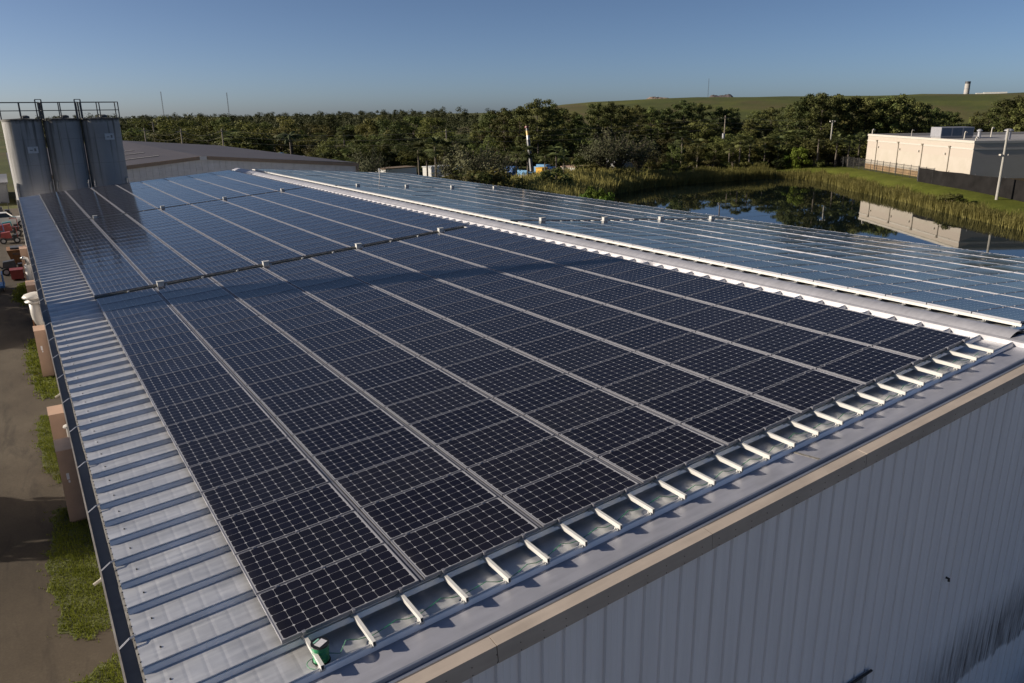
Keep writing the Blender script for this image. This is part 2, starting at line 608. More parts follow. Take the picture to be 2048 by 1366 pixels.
# asphalt lane beside the warehouse
am = MB()
am.quad((-14, -30, GZ + .02), (-1.0, -30, GZ + .02), (-1.0, 130, GZ + .02), (-14, 130, GZ + .02))
am.quad((-1.0, -30, GZ + .02), (40, -30, GZ + .02), (40, -1.45, GZ + .02), (-1.0, -1.45, GZ + .02))
tag(am.build('asphalt_lane', M['asphalt']), kind='structure')
M['concrete'] = plain('pale_concrete_lot', (0.296, 0.2812, 0.259), .85, 0, .12, .4)  # pale lot added to bounce light up onto the front wall
am = MB(); am.quad((-14, -70, GZ + .03), (60, -70, GZ + .03), (60, -30.02, GZ + .03), (-14, -30.02, GZ + .03)); am.quad((-.9, -30, GZ + .026), (40, -30, GZ + .026), (40, -1.5, GZ + .026), (-.9, -1.5, GZ + .026))
tag(am.build('concrete_lot', M['concrete']), kind='structure')

# ================================================================== WAREHOUSE
wh = empty('solar_warehouse', (0, 0, GZ), 'long white ribbed metal warehouse whose low gable roof carries the rows of solar panels', 'warehouse')
SEAM = 0.6096
seams = [-0.50 + SEAM * k for k in range(102) if -0.50 + SEAM * k < Y1 - .2]


def roof_profile():
    pr = [(Y0, -.20)]
    for y in seams:
        pr += [(y - .050, -.20), (y - .024, -.145), (y - .016, -.138), (y - .004, -.137), (y - .003, -.126), (y + .004, -.126), (y + .005, -.137), (y + .016, -.138), (y + .024, -.145), (y + .050, -.20)]
    pr.append((Y1, -.20))
    return pr


def roof_slope(name, F, eave, ridge):
    b = MB(); pr = roof_profile(); xs = [eave, ridge]
    base = len(b.v)
    for X in xs:
        for (y, h) in pr: b.v.append(tuple(F(X, y, h)))
    n = len(pr)
    for i in range(n - 1):
        f = [i, i + 1, n + i + 1, n + i]
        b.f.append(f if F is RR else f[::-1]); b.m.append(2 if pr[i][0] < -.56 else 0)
    # seam end closures at the eave and a soffit plane under the sheet
    for y in seams:
        b.add([F(eave, y - .050, -.2), F(eave, y - .024, -.145), F(eave, y + .024, -.145), F(eave, y + .050, -.2)], [(0, 1, 2, 3)], 1)
        q = [F(X_, y + dy, h_) for h_ in (-.125, -.1215) for X_, dy in ((ridge - .40, -.018), (ridge - .31, -.018), (ridge - .31, .018), (ridge - .40, .018))]
    b.quad(F(eave, Y0, -.24), F(ridge, Y0, -.24), F(ridge, Y1, -.24), F(eave, Y1, -.24), 1)
    # one fastener in every pan
    for y in seams:
        yy = y + SEAM * .52
        for X, dy in ((eave + .22, 0), (eave + .25, -SEAM * .42)):
            p = F(X, yy + dy, -.199)
            b.box(p[0] - .009, p[1] - .009, p[2] - .01, p[0] + .009, p[1] + .009, p[2] + .010, 1)
    return b.build(name, [M['roof'], M['bolt'], M['edge_roof']], wh)


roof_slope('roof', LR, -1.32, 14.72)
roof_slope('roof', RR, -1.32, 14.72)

# eave trim, gutter with straps
b = MB()
for i, y in enumerate(np.arange(Y0, Y1, 1.2192)):
    y2 = min(y + 1.2192, Y1)
    j = .004 * math.sin(i * 2.3)
    b.obox(LR(-1.35 + j, y, -.232), LR(.055, y2, 0) * 0 + np.array([.052, 0, .004]), np.array([0, y2 - y - .01, 0]), np.array([0, 0, .026]), 0)
for y in np.arange(Y0 + .1, 30, .1524):
    p = LR(-1.325, y, -.205)
    b.box(p[0] - .007, p[1] - .007 + .02 * math.sin(y * 37), p[2], p[0] + .007, p[1] + .007 + .02 * math.sin(y * 37), p[2] + .010, 1)
b.build('eave_trim', [M['eave'], M['bolt']], wh)
gt = MB()
GL, GR, GT, GB = -1.475, -1.285, -.292, -.46
prof = [(GL - .022, GT - .012), (GL - .022, GT), (GL, GT), (GL, GB), (GR, GB), (GR, GT - .02)]
for (x0, z0), (x1, z1) in zip(prof[:-1], prof[1:]):
    mi = 1 if prof.index((x0, z0)) < 2 else 0
    gt.quad((x0, Y0, z0), (x1, Y0, z1), (x1, Y1, z1), (x0, Y1, z0), mi)
gt.quad((GL - .022, Y0, GT - .012), (GL - .022, Y1, GT - .012), (GL - .010, Y1, GB), (GL - .010, Y0, GB), 1)
gt.box(GL - .02, Y0 - .004, GB, GR, Y0, GT, 1)
gut = gt.build('gutter', [M['gutter'], M['lip']], wh)
for i, y in enumerate(np.arange(1.33, 60, SEAM * 3)):
    s_ = MB()
    a = np.array([GL + .0, y - .08, GT + .012]); c_ = LR(-1.30, y + .02, -.135)
    m_ = (a + c_) / 2 + np.array([.02, 0, .03])
    for dx in (-.011, .011):
        for p, q in ((a, m_), (m_, c_)):
            d = np.array([0, dx, 0])
            s_.obox(p + d - np.array([0, .006, 0]), q - p, np.array([0, .012, 0]), np.array([0, 0, .006]))
    s_.build('gutter_strap', M['strap'], gut)

# ridge cap: flat flanges and a rounded vent hump
rz = LR(14.75, 0, -.105)[2]
rc = MB()


def ridge_strip(prof, ya, yb, mi=0):
    for (x0, z0), (x1, z1) in zip(prof[:-1], prof[1:]):
        rc.quad((XM + x0, ya, rz + z0), (XM + x0, yb, rz + z0), (XM + x1, yb, rz + z1), (XM + x1, ya, rz + z1), mi)


tl = math.tan(SL)
rz = LR(14.75, 0, 0)[2]
HW = .325
pz = lambda x, hh: (x, -abs(x) * tl + hh)
fl = [pz(-.400, -.20), pz(-.395, -.112), pz(-.375, -.104), pz(-HW, -.092)]
fr_ = [(-x, z) for x, z in fl[::-1]]
hump = [pz(x, -.090 + .078 * (1 - abs(x / HW) ** 2.4)) for x in HW * np.sin(np.linspace(-math.pi / 2, math.pi / 2, 21))]
for ya in np.arange(-.42, Y1 - .3, 3.05):
    yb = min(ya + 3.05, Y1 - .25)
    ridge_strip(hump, ya, yb)
ridge_strip(fl, Y0, Y1); ridge_strip(fr_, Y0, Y1)
ridge_strip([pz(-HW, -.090), pz(0, -.088), pz(HW, -.090)], Y0, -.43)
# dark sheet painting the shade inside each open end of the hump
for yy in (-.20, Y1 - .35):
    base = len(rc.v)
    rc.add([(XM + x, yy, rz + z) for x, z in hump], [list(range(len(hump)))], 1)
rc_o = rc.build('ridge_cap', [M['ridge'], M['dark_hole'], M['closure']], wh, smooth=False)

# rake trim, fascia
rk = MB(); fa = MB()
for F in (LR, RR):
    X0e, X1e = -1.36, 14.75
    prof = [(-1.03, -.20), (-1.045, -.115), (-1.075, -.115), (-1.09, -.15), (-1.135, -.15), (-1.15, -.118), (-1.185, -.118), (-1.20, -.165), (-1.232, -.165)]
    for (y0, h0), (y1, h1) in zip(prof[:-1], prof[1:]):
        q = [F(X0e, y0, h0), F(X1e, y0, h0), F(X1e, y1, h1), F(X0e, y1, h1)]
        rk.quad(*(q if F is LR else q[::-1]))
    segs = np.linspace(X0e, X1e, 6)
    for k in range(5):
        xa, xb = segs[k] + .004, segs[k + 1] - .004
        lift = .0025 * (k % 2)
        pf = [(-1.228, -.20), (-1.228, -.10 + lift), (-1.385 - lift, -.115 + lift), (-1.385 - lift, -.345), (-1.36, -.345)]
        for (y0, h0), (y1, h1) in zip(pf[:-1], pf[1:]):
            q = [F(xa, y0, h0), F(xb, y0, h0), F(xb, y1, h1), F(xa, y1, h1)]
            fa.quad(*(q if F is LR else q[::-1]))
        e = [F(xa, y, h) for y, h in pf]
        fa.add(e, [(0, 1, 2, 3, 4)]); fa.add([F(xb, y, h) for y, h in pf], [(0, 1, 2, 3, 4)])
    for X in np.arange(-1.2, 14.6, .305):
        for h in (-.225, -.325):
            p = F(X, -1.388, h)
            fa.box(p[0] - .0045, p[1] - .004, p[2] - .0045, p[0] + .0045, p[1] + .002, p[2] + .0045, 1)
lp_ = MB()
for Xl in (7.72,):
    q = [LR(Xl + dx + (y + .6) * -.25, y, h) for h in (-.2, -.191) for dx, y in ((-.022, -.57), (.022, -.57), (.022, -1.025), (-.022, -1.025))]
    lp_.hexa(q)
lp_.build('sheet_lap', M['eave'], wh)
rk.build('rake_trim', M['rake'], wh)
fa.build('fascia', [M['fascia'], M['bolt']], wh)

# ribbed walls


def ribbed(axis_, c, a0, a1, zt, zb, first, out, pitch=.305, holes=()):
    """vertical ribbed sheet; axis_ 0: runs along x at y=c, 1: runs along y at x=c"""
    pr = [(a0, 0.0)]
    k = first
    while k < a1 - .05:
        if k > a0 + .05: pr += [(k - .032, 0.0), (k - .020, -.036), (k + .016, -.036), (k + .034, 0.0), (k + .10, 0.0), (k + .112, .004), (k + .124, 0.0), (k + .19, 0.0), (k + .202, .004), (k + .214, 0.0)]
        k += pitch
    pr = [p for p in pr if a0 <= p[0] <= a1] + [(a1, 0.0)]
    b = MB()
    for (u0, d0), (u1, d1) in zip(pr[:-1], pr[1:]):
        um = (u0 + u1) / 2
        zz = zb
        for (h0, h1, hz) in holes:
            if h0 < um < h1: zz = hz
        if axis_ == 0:
            q = [(u0, c + out * d0, zz), (u1, c + out * d1, zz), (u1, c + out * d1, zt(u1)), (u0, c + out * d0, zt(u0))]
        else:
            q = [(c + out * d0, u0, zz), (c + out * d1, u1, zz), (c + out * d1, u1, zt(u1)), (c + out * d0, u0, zt(u0))]
        b.quad(*(q if (axis_ == 0) == (out < 0) else q[::-1]))
    return b


def gable_top(x):
    xx = x if x < XM else 2 * XM - x
    return (xx / ct) * st - .30


XE = 2 * XM + 1.20
DX0, DX1, DZ = 5.4, 9.24, -3.80
ribbed(0, -1.33, -1.22, XE, gable_top, GZ, 2.17 - .305 * 11, -1, holes=[(DX0, DX1, DZ)]).build('wall', M['wall'], wh)
ribbed(1, -1.22, -1.30, Y1 - .1, lambda y: -.30, GZ, -.9, -1).build('wall', M['wall'], wh)
ribbed(1, XE, -1.30, Y1 - .1, lambda y: -.30, GZ, -.9, 1).build('wall', M['wall'], wh)
ribbed(0, Y1 - .1, -1.22, XE, gable_top, GZ, -.9, 1).build('wall', M['wall'], wh)
# overhead door in the front wall
M['door'] = plain('door_blue_grey', (.20, .24, .29), .5, .2, .08)
M['flash'] = plain('door_flashing', (.42, .42, .43), .5, .2, .1)
dm = MB()
for k in range(9):
    z1 = DZ - .03 - k * .42; z0 = max(GZ + .02, z1 - .40)
    if z1 > GZ + .1: dm.box(DX0 + .05, -1.22, z0, DX1 - .13, -1.19, z1)
dr = dm.build('overhead_door', M['door'], wh)
tm = MB()
tm.box(DX0 - .08, -1.375, DZ - .035, DX1 + .05, -1.21, DZ, 0)
tm.box(DX0 - .03, -1.40, DZ + .002, DX1 + .07, -1.365, DZ + .03, 1)
tm.box(DX1 - .12, -1.355, GZ, DX1, -1.21, DZ - .037, 0)
tm.box(DX0 - .02, -1.355, GZ, DX0 + .05, -1.21, DZ - .037, 0)
tm.build('door_frame', [M['flash'], M['bolt']], wh)
hm = MB(); hp = (11.45, -1.36, -2.80)
hm.tube([(hp[0], -1.33, hp[2]), (hp[0], -1.385, hp[2]), (hp[0] - .005, -1.39, hp[2] - .05)], .022, 8)
hm.build('hose_bib', M['black_plastic'], wh)
# downspouts down the gutter wall
M['downspout'] = plain('cream_downspout', (0.37, 0.3404, 0.2812), .5, 0, .1)
for y in (15.3, 21.6, 33.5, 48.0):
    d = MB()
    d.tube([(-1.33, y, GB), (-1.30, y, GB - .15), (-1.27, y, GB - .5), (-1.27, y, GZ + .42), (-1.34, y, GZ + .27), (-1.56, y - .02, GZ + .17)], .05, 8)
    d.build('downspout', M['downspout'], wh)
# unseen inner mass, added so light does not leak through the sheets
bm_ = MB(); bm_.box(-1.05, -1.1, GZ, XE - .2, Y1 - .3, -.8); bm_.build('interior_liner', M['dark_hole'], wh)

# ================================================================== SOLAR PANELS
PL, PW, PH = 1.65, 0.99, 0.046
CPX, RPY = 1.7277, 1.0132
blocks = [(0.0, 19), (19.80, 20), (40.46, 19)]


def panel_meshes():
    f = MB(); w = .010
    f.box(0, 0, -PH, PL, w, 0); f.box(0, PW - w, -PH, PL, PW, 0)
    f.box(0, w, -PH, w, PW - w, -.0002); f.box(PL - w, w, -PH, PL, PW - w, -.0002)
    for x in (.245, .82, 1.40):   # mid clamps bolted over the rear edge
        f.box(x - .022, PW - .010, .0004, x + .022, PW + .020, .005); f.box(x - .006, PW + .001, .005, x + .006, PW + .012, .010)
    fm = bpy.data.meshes.new('frame'); fm.from_pydata(f.v, [], f.f); fm.materials.append(M['frame'])
    gm = bpy.data.meshes.new('cell_glass')
    n1, n2 = 8, 6     # the pane sags slightly between its edges
    gvv, guu, gff = [], [], []
    for j in range(n2 + 1):
        for i in range(n1 + 1):
            x = w + (PL - 2 * w) * i / n1; y = w + (PW - 2 * w) * j / n2
            sx, sy = 2 * i / n1 - 1, 2 * j / n2 - 1
            gvv.append((x, y, -.003 - .0042 * (1 - sx * sx) * (1 - sy * sy) ** .5)); guu.append((x / PL, y / PW))
    for j in range(n2):
        for i in range(n1): gff.append((j * (n1 + 1) + i, j * (n1 + 1) + i + 1, (j + 1) * (n1 + 1) + i + 1, (j + 1) * (n1 + 1) + i))
    gm.from_pydata(gvv, [], gff)
    u = gm.uv_layers.new(name='UVMap')
    for l_, vi in zip(u.data, [v for f_ in gff for v in f_]): l_.uv = guu[vi]
    gm.polygons.foreach_set('use_smooth', [True] * len(gm.polygons))
    gm.materials.append(M['glass'])
    return fm, gm


fm_, gm_ = panel_meshes()
RL = np.array([[ct, 0, -st], [0, 1, 0], [st, 0, ct]])
RRm = np.array([[ct, 0, st], [0, 1, 0], [-st, 0, ct]])
panels = []
lift = np.where(rng.random((8, 60)) < .16, -.010, rng.uniform(-.026, -.014, (8, 60)))
for side in (0, 1):
    row = 0
    for (yb, nr) in blocks:
        for r in range(nr):
            row += 1
            for c in range(8):
                Y = yb + r * RPY
                if side == 0: o = LR(c * CPX, Y, 0); Rm = RL
                else:
                    o = RR(13.74 - c * CPX, Y, lift[c][(row + c * 3) // 6] if c else 0.0); Rm = RRm
                jit = (rng.normal(0, .0016), rng.normal(0, .0016)) if side == 0 else (rng.normal(0, .0016), rng.normal(0, .0020))
                cor = [o + Rm @ np.array(q) for q in ((0, 0, 0), (PL, 0, 0), (PL, PW, 0), (0, PW, 0))]
                pj = []
                for q in cor:
                    k = CR @ (q - CP)
                    pj.append((1024 + FPX * k[0] / k[2], 683 + FPX * k[1] / k[2]) if k[2] > .5 else (-9e3, -9e3))
                pj = np.array(pj)
                x, y = np.clip(pj[:, 0], 0, 2048), np.clip(pj[:, 1], 0, 1366)
                area = abs(sum(x[i] * y[(i + 1) % 4] - x[(i + 1) % 4] * y[i] for i in range(4))) / 2
                if (pj < -8e3).any(): area = 0
                panels.append((area, side, row, c, o, Rm, jit))
panels.sort(key=lambda p: -p[0])
stuff_v, stuff_l, stuff_uv, stuff_mi = [], [], [], []
fv = np.array([v.co[:] for v in fm_.vertices]); ff = [list(p.vertices) for p in fm_.polygons]
gv = np.array([v.co[:] for v in gm_.vertices]); gf = [list(p.vertices) for p in gm_.polygons]; guv = [tuple(l.uv) for l in gm_.uv_layers[0].data]
for idx, (area, side, row, c, o, Rm, jit) in enumerate(panels):
    J = Matrix.Rotation(jit[0], 3, 'X') @ Matrix.Rotation(jit[1], 3, 'Y')
    Rj = Rm @ np.array(J)
    if idx < 300:
        if side == 0:
            lab = f'solar panel in the {nth(row)} row from the front edge, {nth(c + 1)} from the gutter'
            grp = 'solar panels on the gutter side roof slope'
        else:
            lab = f'solar panel beyond the ridge, {nth(row)} row from the front, {nth(c + 1)} column from the ridge'
            grp = 'solar panels on the roof slope beyond the ridge'
        e = empty('solar_module', o, lab, 'solar panel', grp)
        e.rotation_euler = Matrix(Rj.tolist()).to_euler()
        link('frame', fm_, e); link('cell_glass', gm_, e)
    else:
        base = len(stuff_v)
        V = o + fv @ Rj.T
        stuff_v.extend(V.tolist())
        for f in ff: stuff_l.extend([i + base for i in f]); stuff_uv.extend([(0, 0)] * 4); stuff_mi.append(0)
        base = len(stuff_v)
        stuff_v.extend((o + gv @ Rj.T).tolist()); stuff_l.extend([i + base for f in gf for i in f]); stuff_uv.extend(guv); stuff_mi.extend([1] * len(gf))
sp_ = link('distant_solar_panels', np_mesh('distant_solar_panels', stuff_v, 4, stuff_l, [M['frame'], M['glass']], stuff_mi, uv=stuff_uv))
sp_.data.polygons.foreach_set('use_smooth', [m == 1 for m in stuff_mi])
tag(sp_, 'far rows of solar panels covering both slopes toward the silos', 'solar panels', None, 'stuff')


def hollow_rail(b, F, X, ya, yb, h0, h1, w=.038, t=.004):
    p = lambda x, y, h: F(x, y, h)
    xa, xb = X - w / 2, X + w / 2
    outer = [(xa, h0), (xb, h0), (xb, h1), (xa, h1)]
    inner = [(xa + t, h0 + t), (xb - t, h0 + t), (xb - t, h1 - t), (xa + t, h1 - t)]
    n = len(b.v)
    for y in (ya, yb):
        for x, h in outer: b.v.append(tuple(p(x, y, h)))
        for x, h in inner: b.v.append(tuple(p(x, y, h)))
    for i in range(4):
        j = (i + 1) % 4
        for q in ((i, j, 8 + j, 8 + i), (4 + i, 12 + i, 12 + j, 4 + j), (i, 4 + i, 4 + j, j), (8 + i, 8 + j, 12 + j, 12 + i)):
            b.f.append([n + k for k in q]); b.m.append(0)


rail_x = [c * CPX + d for c in range(8) for d in (.245, .82, 1.40)]
for side, F in ((0, LR), (1, RR)):
    for k, X in enumerate(rail_x if side == 0 else rail_x[::-1]):
        ridge_first = side == 1 and k == 0
        ya = -.575 + .012 * math.sin(k * 4.1) if side == 0 else -.02
        base_p = F(X, ya, -.2)
        if side == 0:
            lab = f'bright aluminium rail stub jutting from under the front panels, {nth(k + 1)} from the gutter'
            grp = 'aluminium rails under the gutter side panels'
        else:
            lab = 'long bright rail on small feet along the ridge side of the far slope' if ridge_first else f'thin rail under the panels beyond the ridge, {nth(k + 1)} from the ridge'
            grp = 'aluminium rails beyond the ridge'
        e = empty('mounting_rail', base_p, lab, 'rail', grp)
        b = MB()
        Xr = X if not ridge_first else 13.70
        hollow_rail(b, F, Xr, ya, 60.2, -.112 if not ridge_first else -.118, -.049 if not ridge_first else -.052)
        b.build('rail', M['rail'], e)
        ys = [seams[0]] + [seams[1]] if side == 0 else ([s for s in seams[1:]][:98] if ridge_first else [])
        for y in ys:
            cb = MB()
            o = F(Xr, y, -.2)
            for (dx, dy, h0, h1, wx, wy) in ((0, 0, -.121, -.1125, .055, .05), (-.0, -.026, -.172, -.121, .05, .014), (0, .026, -.172, -.121, .05, .014)):
                c8 = [F(Xr + sx * wx / 2, y + dy + sy * wy / 2, h) for h in (h0, h1) for sx, sy in ((-1, -1), (1, -1), (1, 1), (-1, 1))]
                cb.hexa(c8)
            cb.tube([F(Xr + .03, y - .04, -.145), F(Xr + .03, y + .0, -.145)], .009, 6)
            cb.build('seam_clamp', M['rail'], e)
        if side == 0:
            cb = MB()   # end clamp that holds the first panel down
            c8 = [F(X + sx * .017, yy, h) for h in (-.05, .012) for sx, yy in ((-1, -.034), (1, -.034), (1, -.006), (-1, -.006))]
            cb.hexa(c8)
            c8 = [F(X + sx * .017, yy, h) for h in (.002, .013) for sx, yy in ((-1, -.006), (1, -.006), (1, .010), (-1, .010))]
            cb.hexa(c8)
            cb.build('end_clamp', M['frame'], e)

# bright cover strips in the gaps between the panel columns
for side, F in ((0, LR),):
    for c in range(7):
        X = (c + 1) * CPX - (CPX - PL) / 2
        if side == 1: X = 13.74 - (c + 1) * CPX + PL * 0 + (CPX - PL) / 2
        for bi, (yb, nr) in enumerate(blocks):
            ya, ye = yb, yb + nr * RPY - .03
            m = MB()
            for (dx, w, h0, h1) in ((0, .056, -.046, -.030), (0, .026, -.030, -.014)):
                m.hexa([F(X + sx * w / 2 + dx, y, h) for h in (h0, h1) for sx, y in ((-1, ya), (1, ya), (1, ye), (-1, ye))])
            where = ('nearest block', 'middle block', 'farthest block')[bi]
            o = m.build('gap_strip', M['frame'], None, loc=F(X, ya, -.046))
            if side == 0: lab = f'pale metal strip between panel columns, {nth(c + 1)} from the gutter in the {where}'
            else: lab = f'pale metal strip between panel columns beyond the ridge, {nth(c + 1)} from it in the {where}'
            tag(o, lab, 'metal strip', 'pale strips between the panel columns')

# conduits with boxes across the gaps between the blocks
for gi, yc in enumerate((19.53, 40.19)):
    for side, F in ((0, LR), (1, RR)):
        name = ('nearer', 'farther')[gi]
        h = -.035
        e = empty('roof_conduit', F(0.1 if side == 0 else 13.7, yc, -.2),
                  f'{"dark" if side == 0 else "slim grey"} conduit crossing the panels {"to the ridge" if side == 0 else "beyond the ridge"} in the {name} gap', 'conduit', 'conduits across the roof')
        b = MB()
        b.tube([F(0.06, yc, h), F(13.35, yc, h)] if side == 0 else [F(.4, yc, -.09), F(13.5, yc, -.09)], .042 if side == 0 else .02, 10)
        if side == 0: b.tube([F(-.02, yc, h - .0), F(0.42, yc, h)], .05, 10)
        b.build('pipe', M['conduit'], e)
        if side == 0:
            for X in np.arange(.95, 13.3, 1.147):
                cb = MB()
                cb.hexa([F(X + sx * .03, yc + yy, hh) for hh in (-.13, .004) for sx, yy in ((-1, -.095), (1, -.095), (1, -.044), (-1, -.044))])
                cb.build('pipe_clip', M['white_box'], e)
        for j, cc in enumerate((1, 3, 5, 7)):
            X = cc * CPX - .04 + .24
            p = F(X, yc - .02, -.05)
            e2 = empty('junction_box', p, f'white junction box on the {name} conduit {"" if side == 0 else "beyond the ridge "}, {nth(j + 1 if side == 0 else 5 - j - 1)} from the {"gutter" if side == 0 else "ridge"}'.replace(' ,', ','), 'junction box', 'white junction boxes on the roof conduits')
            b = MB(); hw = .10 if side == 0 else .115
            b.hexa([p + np.array([sx * hw, sy * .075, z]) for z in (-.02, .15) for sx, sy in ((-1, -1), (1, -1), (1, 1), (-1, 1))])
            b.build('body', M['white_box'], e2)
            b = MB(); b.hexa([p + np.array([sx * (hw + .012), sy * .087, z]) for z in (.152, .172) for sx, sy in ((-1, -1), (1, -1), (1, 1), (-1, 1))])
            b.build('lid', M['white_box'], e2)
# white vent pipe standing up through the far slope
p = RR(6.6, 49.8, -.2)
e = empty('vent_pipe', p, 'slim white vent pipe standing up through the roof beyond the ridge', 'vent pipe')
b = MB(); b.tube([p, p + [0, 0, .85]], .04, 8); b.build('pipe', M['white_box'], e)
b = MB(); b.tube([p + [0, 0, .85], p + [0, 0, .93]], .07, 8); b.build('cap', M['white_box'], e)

# green wire, spool
sp0 = LR(.30, -.325, -.2)
e = empty('wire_spool', sp0, 'spool of green wire with a white label on top beside the first rail', 'wire spool')
b = MB(); b.lathe(sp0, [(.0, .0), (.098, .0), (.098, .016), (.055, .018), (.055, .03)], 28); b.build('flange', M['black_plastic'], e)
b = MB(); b.lathe(sp0, [(.055, .212), (.098, .214), (.098, .23), (0, .23)], 28); b.build('flange', M['black_plastic'], e)
b = MB(); pr = [(.05, .018)]
for k in range(13): pr += [(.078 + .006 * math.sin(k * 1.9), .02 + k * .0145), (.084 + .007 * math.sin(k * 1.9 + 1), .027 + k * .0145)]
pr.append((.05, .21)); b.lathe(sp0, pr, 28); b.build('wound_wire', M['green_wire'], e, smooth=True)
b = MB(); q = sp0 + np.array([0, 0, .2315])
ca, sa = math.cos(.5), math.sin(.5)
rot2 = lambda x, y: q + np.array([ca * x - sa * y, sa * x + ca * y, 0])
b.hexa([rot2(x, y) + [0, 0, z] for z in (0, .002) for x, y in ((-.058, -.052), (.058, -.052), (.058, .03), (-.058, .03))])
b.build('label', M['label_paper'], e)
b = MB(); b.hexa([rot2(x, y) + [0, 0, z] for z in (0, .002) for x, y in ((-.04, .042), (.04, .042), (.04, .062), (-.04, .062))])
M['mint'] = plain('mint_sticker', (.25, .5, .4), .6); b.build('sticker', M['mint'], e)
wp = [LR(.385, -.33, -.14), LR(.5, -.36, -.186)]
X = .6
while X < 13.3:
    t_ = (X % .576) / .576
    sag = -.075 - .085 * math.sin(math.pi * t_)
    wp.append(LR(X, -.36 + .05 * math.sin(X * 1.7) + .03 * math.sin(X * 4.1), max(-.190, sag - .02)))
    X += .144
b = MB(); b.tube(wp, .0048, 5)
lp = [LR(.22 + .085 * math.cos(a), -.38 + .09 * math.sin(a), -.19 + .05 * max(0, math.sin(a * .5))) for a in np.linspace(.3, 5.2, 22)]
b.tube(lp, .0045, 5)
tag(b.build('green_wire', M['green_wire'], None, loc=LR(.3, -.36, -.19)), 'thin green grounding wire strung along the rail stubs at the front edge', 'wire')

# ================================================================== things along the gutter wall (ground level)
M['tan_box'] = plain('tan_sheet_metal', (.33, .215, .15), .55, 0, .07)
M['duct_white'] = plain('white_duct_paint', (0.4884, 0.4662, 0.4292), .45, 0, .10, 2)
M['galv'] = plain('galvanised_duct', (0.37, 0.37, 0.37), .35, .6, .2, 3)
M['rust'] = plain('rust', (.22, .10, .04), .8, 0, .3, 6)
hoods = [(19.85, 1.12, -4.96, 'nearest'), (23.65, 1.0, -4.97, 'second nearest'), (37.55, 1.2, -5.05, 'third nearest'), (50.3, 1.8, -4.97, 'fourth nearest'), (57.6, 1.5, -3.62, 'farthest')]
for i, (y, dy, zt, w) in enumerate(hoods):
    e = empty('tan_metal_cabinet', (-1.55, y + dy / 2, GZ), f'tall tan sheet metal cabinet against the gutter wall, {w} of five', 'cabinet', 'tan cabinets along the gutter wall')
    b = MB(); xl = (-1.86, -1.89, -1.91, -1.91, -1.90)[i]
    b.box(xl, y, GZ + .12, -1.27, y + dy, zt)
    b.box(xl + .05, y + .05, GZ, -1.30, y + dy - .05, GZ + .118)
    b.build('cabinet_body', M['tan_box'], e)
    b = MB(); b.box(xl - .012, y - .012, zt + .002, -1.265, y + dy + .012, zt + .02); b.build('cap', M['tan_box'], e)
    if i in (0, 2):
        b = MB(); b.box(xl + .16, y - .004, zt - 1.02, xl + .24, y - .0005, zt - .80); b.box(xl + .19, y - .004, zt - 1.14, xl + .24, y - .0005, zt - 1.05)
        b.build('notice', M['label_paper'], e)
b = MB(); p0 = np.array([-1.36, 21.9, -5.4])
e = empty('small_wall_vent', (p0[0], p0[1], p0[2]), 'small white hooded vent between the two nearest tan cabinets', 'vent')
b.tube([p0 + [0, 0, 0], p0 + [0, 0, .5]], .09, 10); b.build('pipe', M['duct_white'], e)
b = MB(); b.lathe(p0 + [0, 0, .5], [(.0, .12), (.16, .05), (.17, 0), (.1, -.03)], 12); b.build('hood', M['duct_white'], e)
# white gooseneck exhaust with mushroom cap
e = empty('exhaust_duct', (-1.5, 42.6, GZ), 'fat white gooseneck exhaust duct with a mushroom cap rising from the gutter wall', 'exhaust duct')
DX = -1.58
ds = MB()
ds.tube([(-1.2, 41.6, -5.55), (-1.30, 41.6, -5.57), (DX + .14, 41.6, -5.48), (DX + .03, 41.6, -5.28), (DX, 41.6, -5.0), (DX, 41.6, -4.25)], .33, 20)
ds.build('duct', M['duct_white'], e, smooth=True)
ds = MB(); ds.lathe((DX, 41.6, -4.32), [(.33, -.05), (.50, 0), (.52, .06), (.35, .08), (.35, .22)], 24); ds.build('flange', M['duct_white'], e, smooth=True)
ds = MB(); ds.lathe((DX, 41.6, -4.08), [(.36, -.02), (.58, .0), (.60, .07), (.5, .18), (.25, .27), (0, .30)], 24); ds.build('cap', M['duct_white'], e, smooth=True)
ds = MB(); ds.tube([(DX - .28, 41.5, -5.3), (DX - .28, 41.5, GZ)], .03, 6); ds.build('prop', M['rust'], e)
# silver duct further on
e = empty('silver_duct', (-1.6, 55.0, GZ), 'silver and rusty sheet metal duct on the gutter wall beyond the white exhaust', 'duct')
ds = MB(); ds.tube([(-1.55, 55, -4.35), (-1.55, 55, -6.2)], .26, 14); ds.build('duct', M['duct_white'], e, smooth=True)
ds = MB(); ds.tube([(-1.86, 55, -3.95), (-1.80, 55, -3.85), (-1.60, 55, -3.95), (-1.55, 55, -4.35)], .13, 10); ds.build('elbow', M['galv'], e, smooth=True)
ds = MB(); ds.box(-1.80, 54.7, -6.75, -1.32, 55.3, -6.2); ds.build('rusty_base', M['rust'], e)


def wheel(b, c, r, w, axis_='x'):
    c = np.array(c)
    d = np.array([w / 2, 0, 0]) if axis_ == 'x' else np.array([0, w / 2, 0])
    b.tube([c - d, c + d], r, 14)


M['tyre'] = plain('tyre_rubber', (.02, .02, .02), .85)
M['rim'] = plain('wheel_rim', (.4, .4, .4), .4, .6)
M['pane'] = plain('dark_pane', (.015, .02, .025), .1)


def wheels(e, pts, r, w, axis_='y'):
    for c in pts:
        b = MB(); wheel(b, c, r, w, axis_)
        wo = b.build('wheel', M['tyre'], e)
        b = MB(); wheel(b, c, r * .55, w + .02, axis_); b.build('rim', M['rim'], wo)


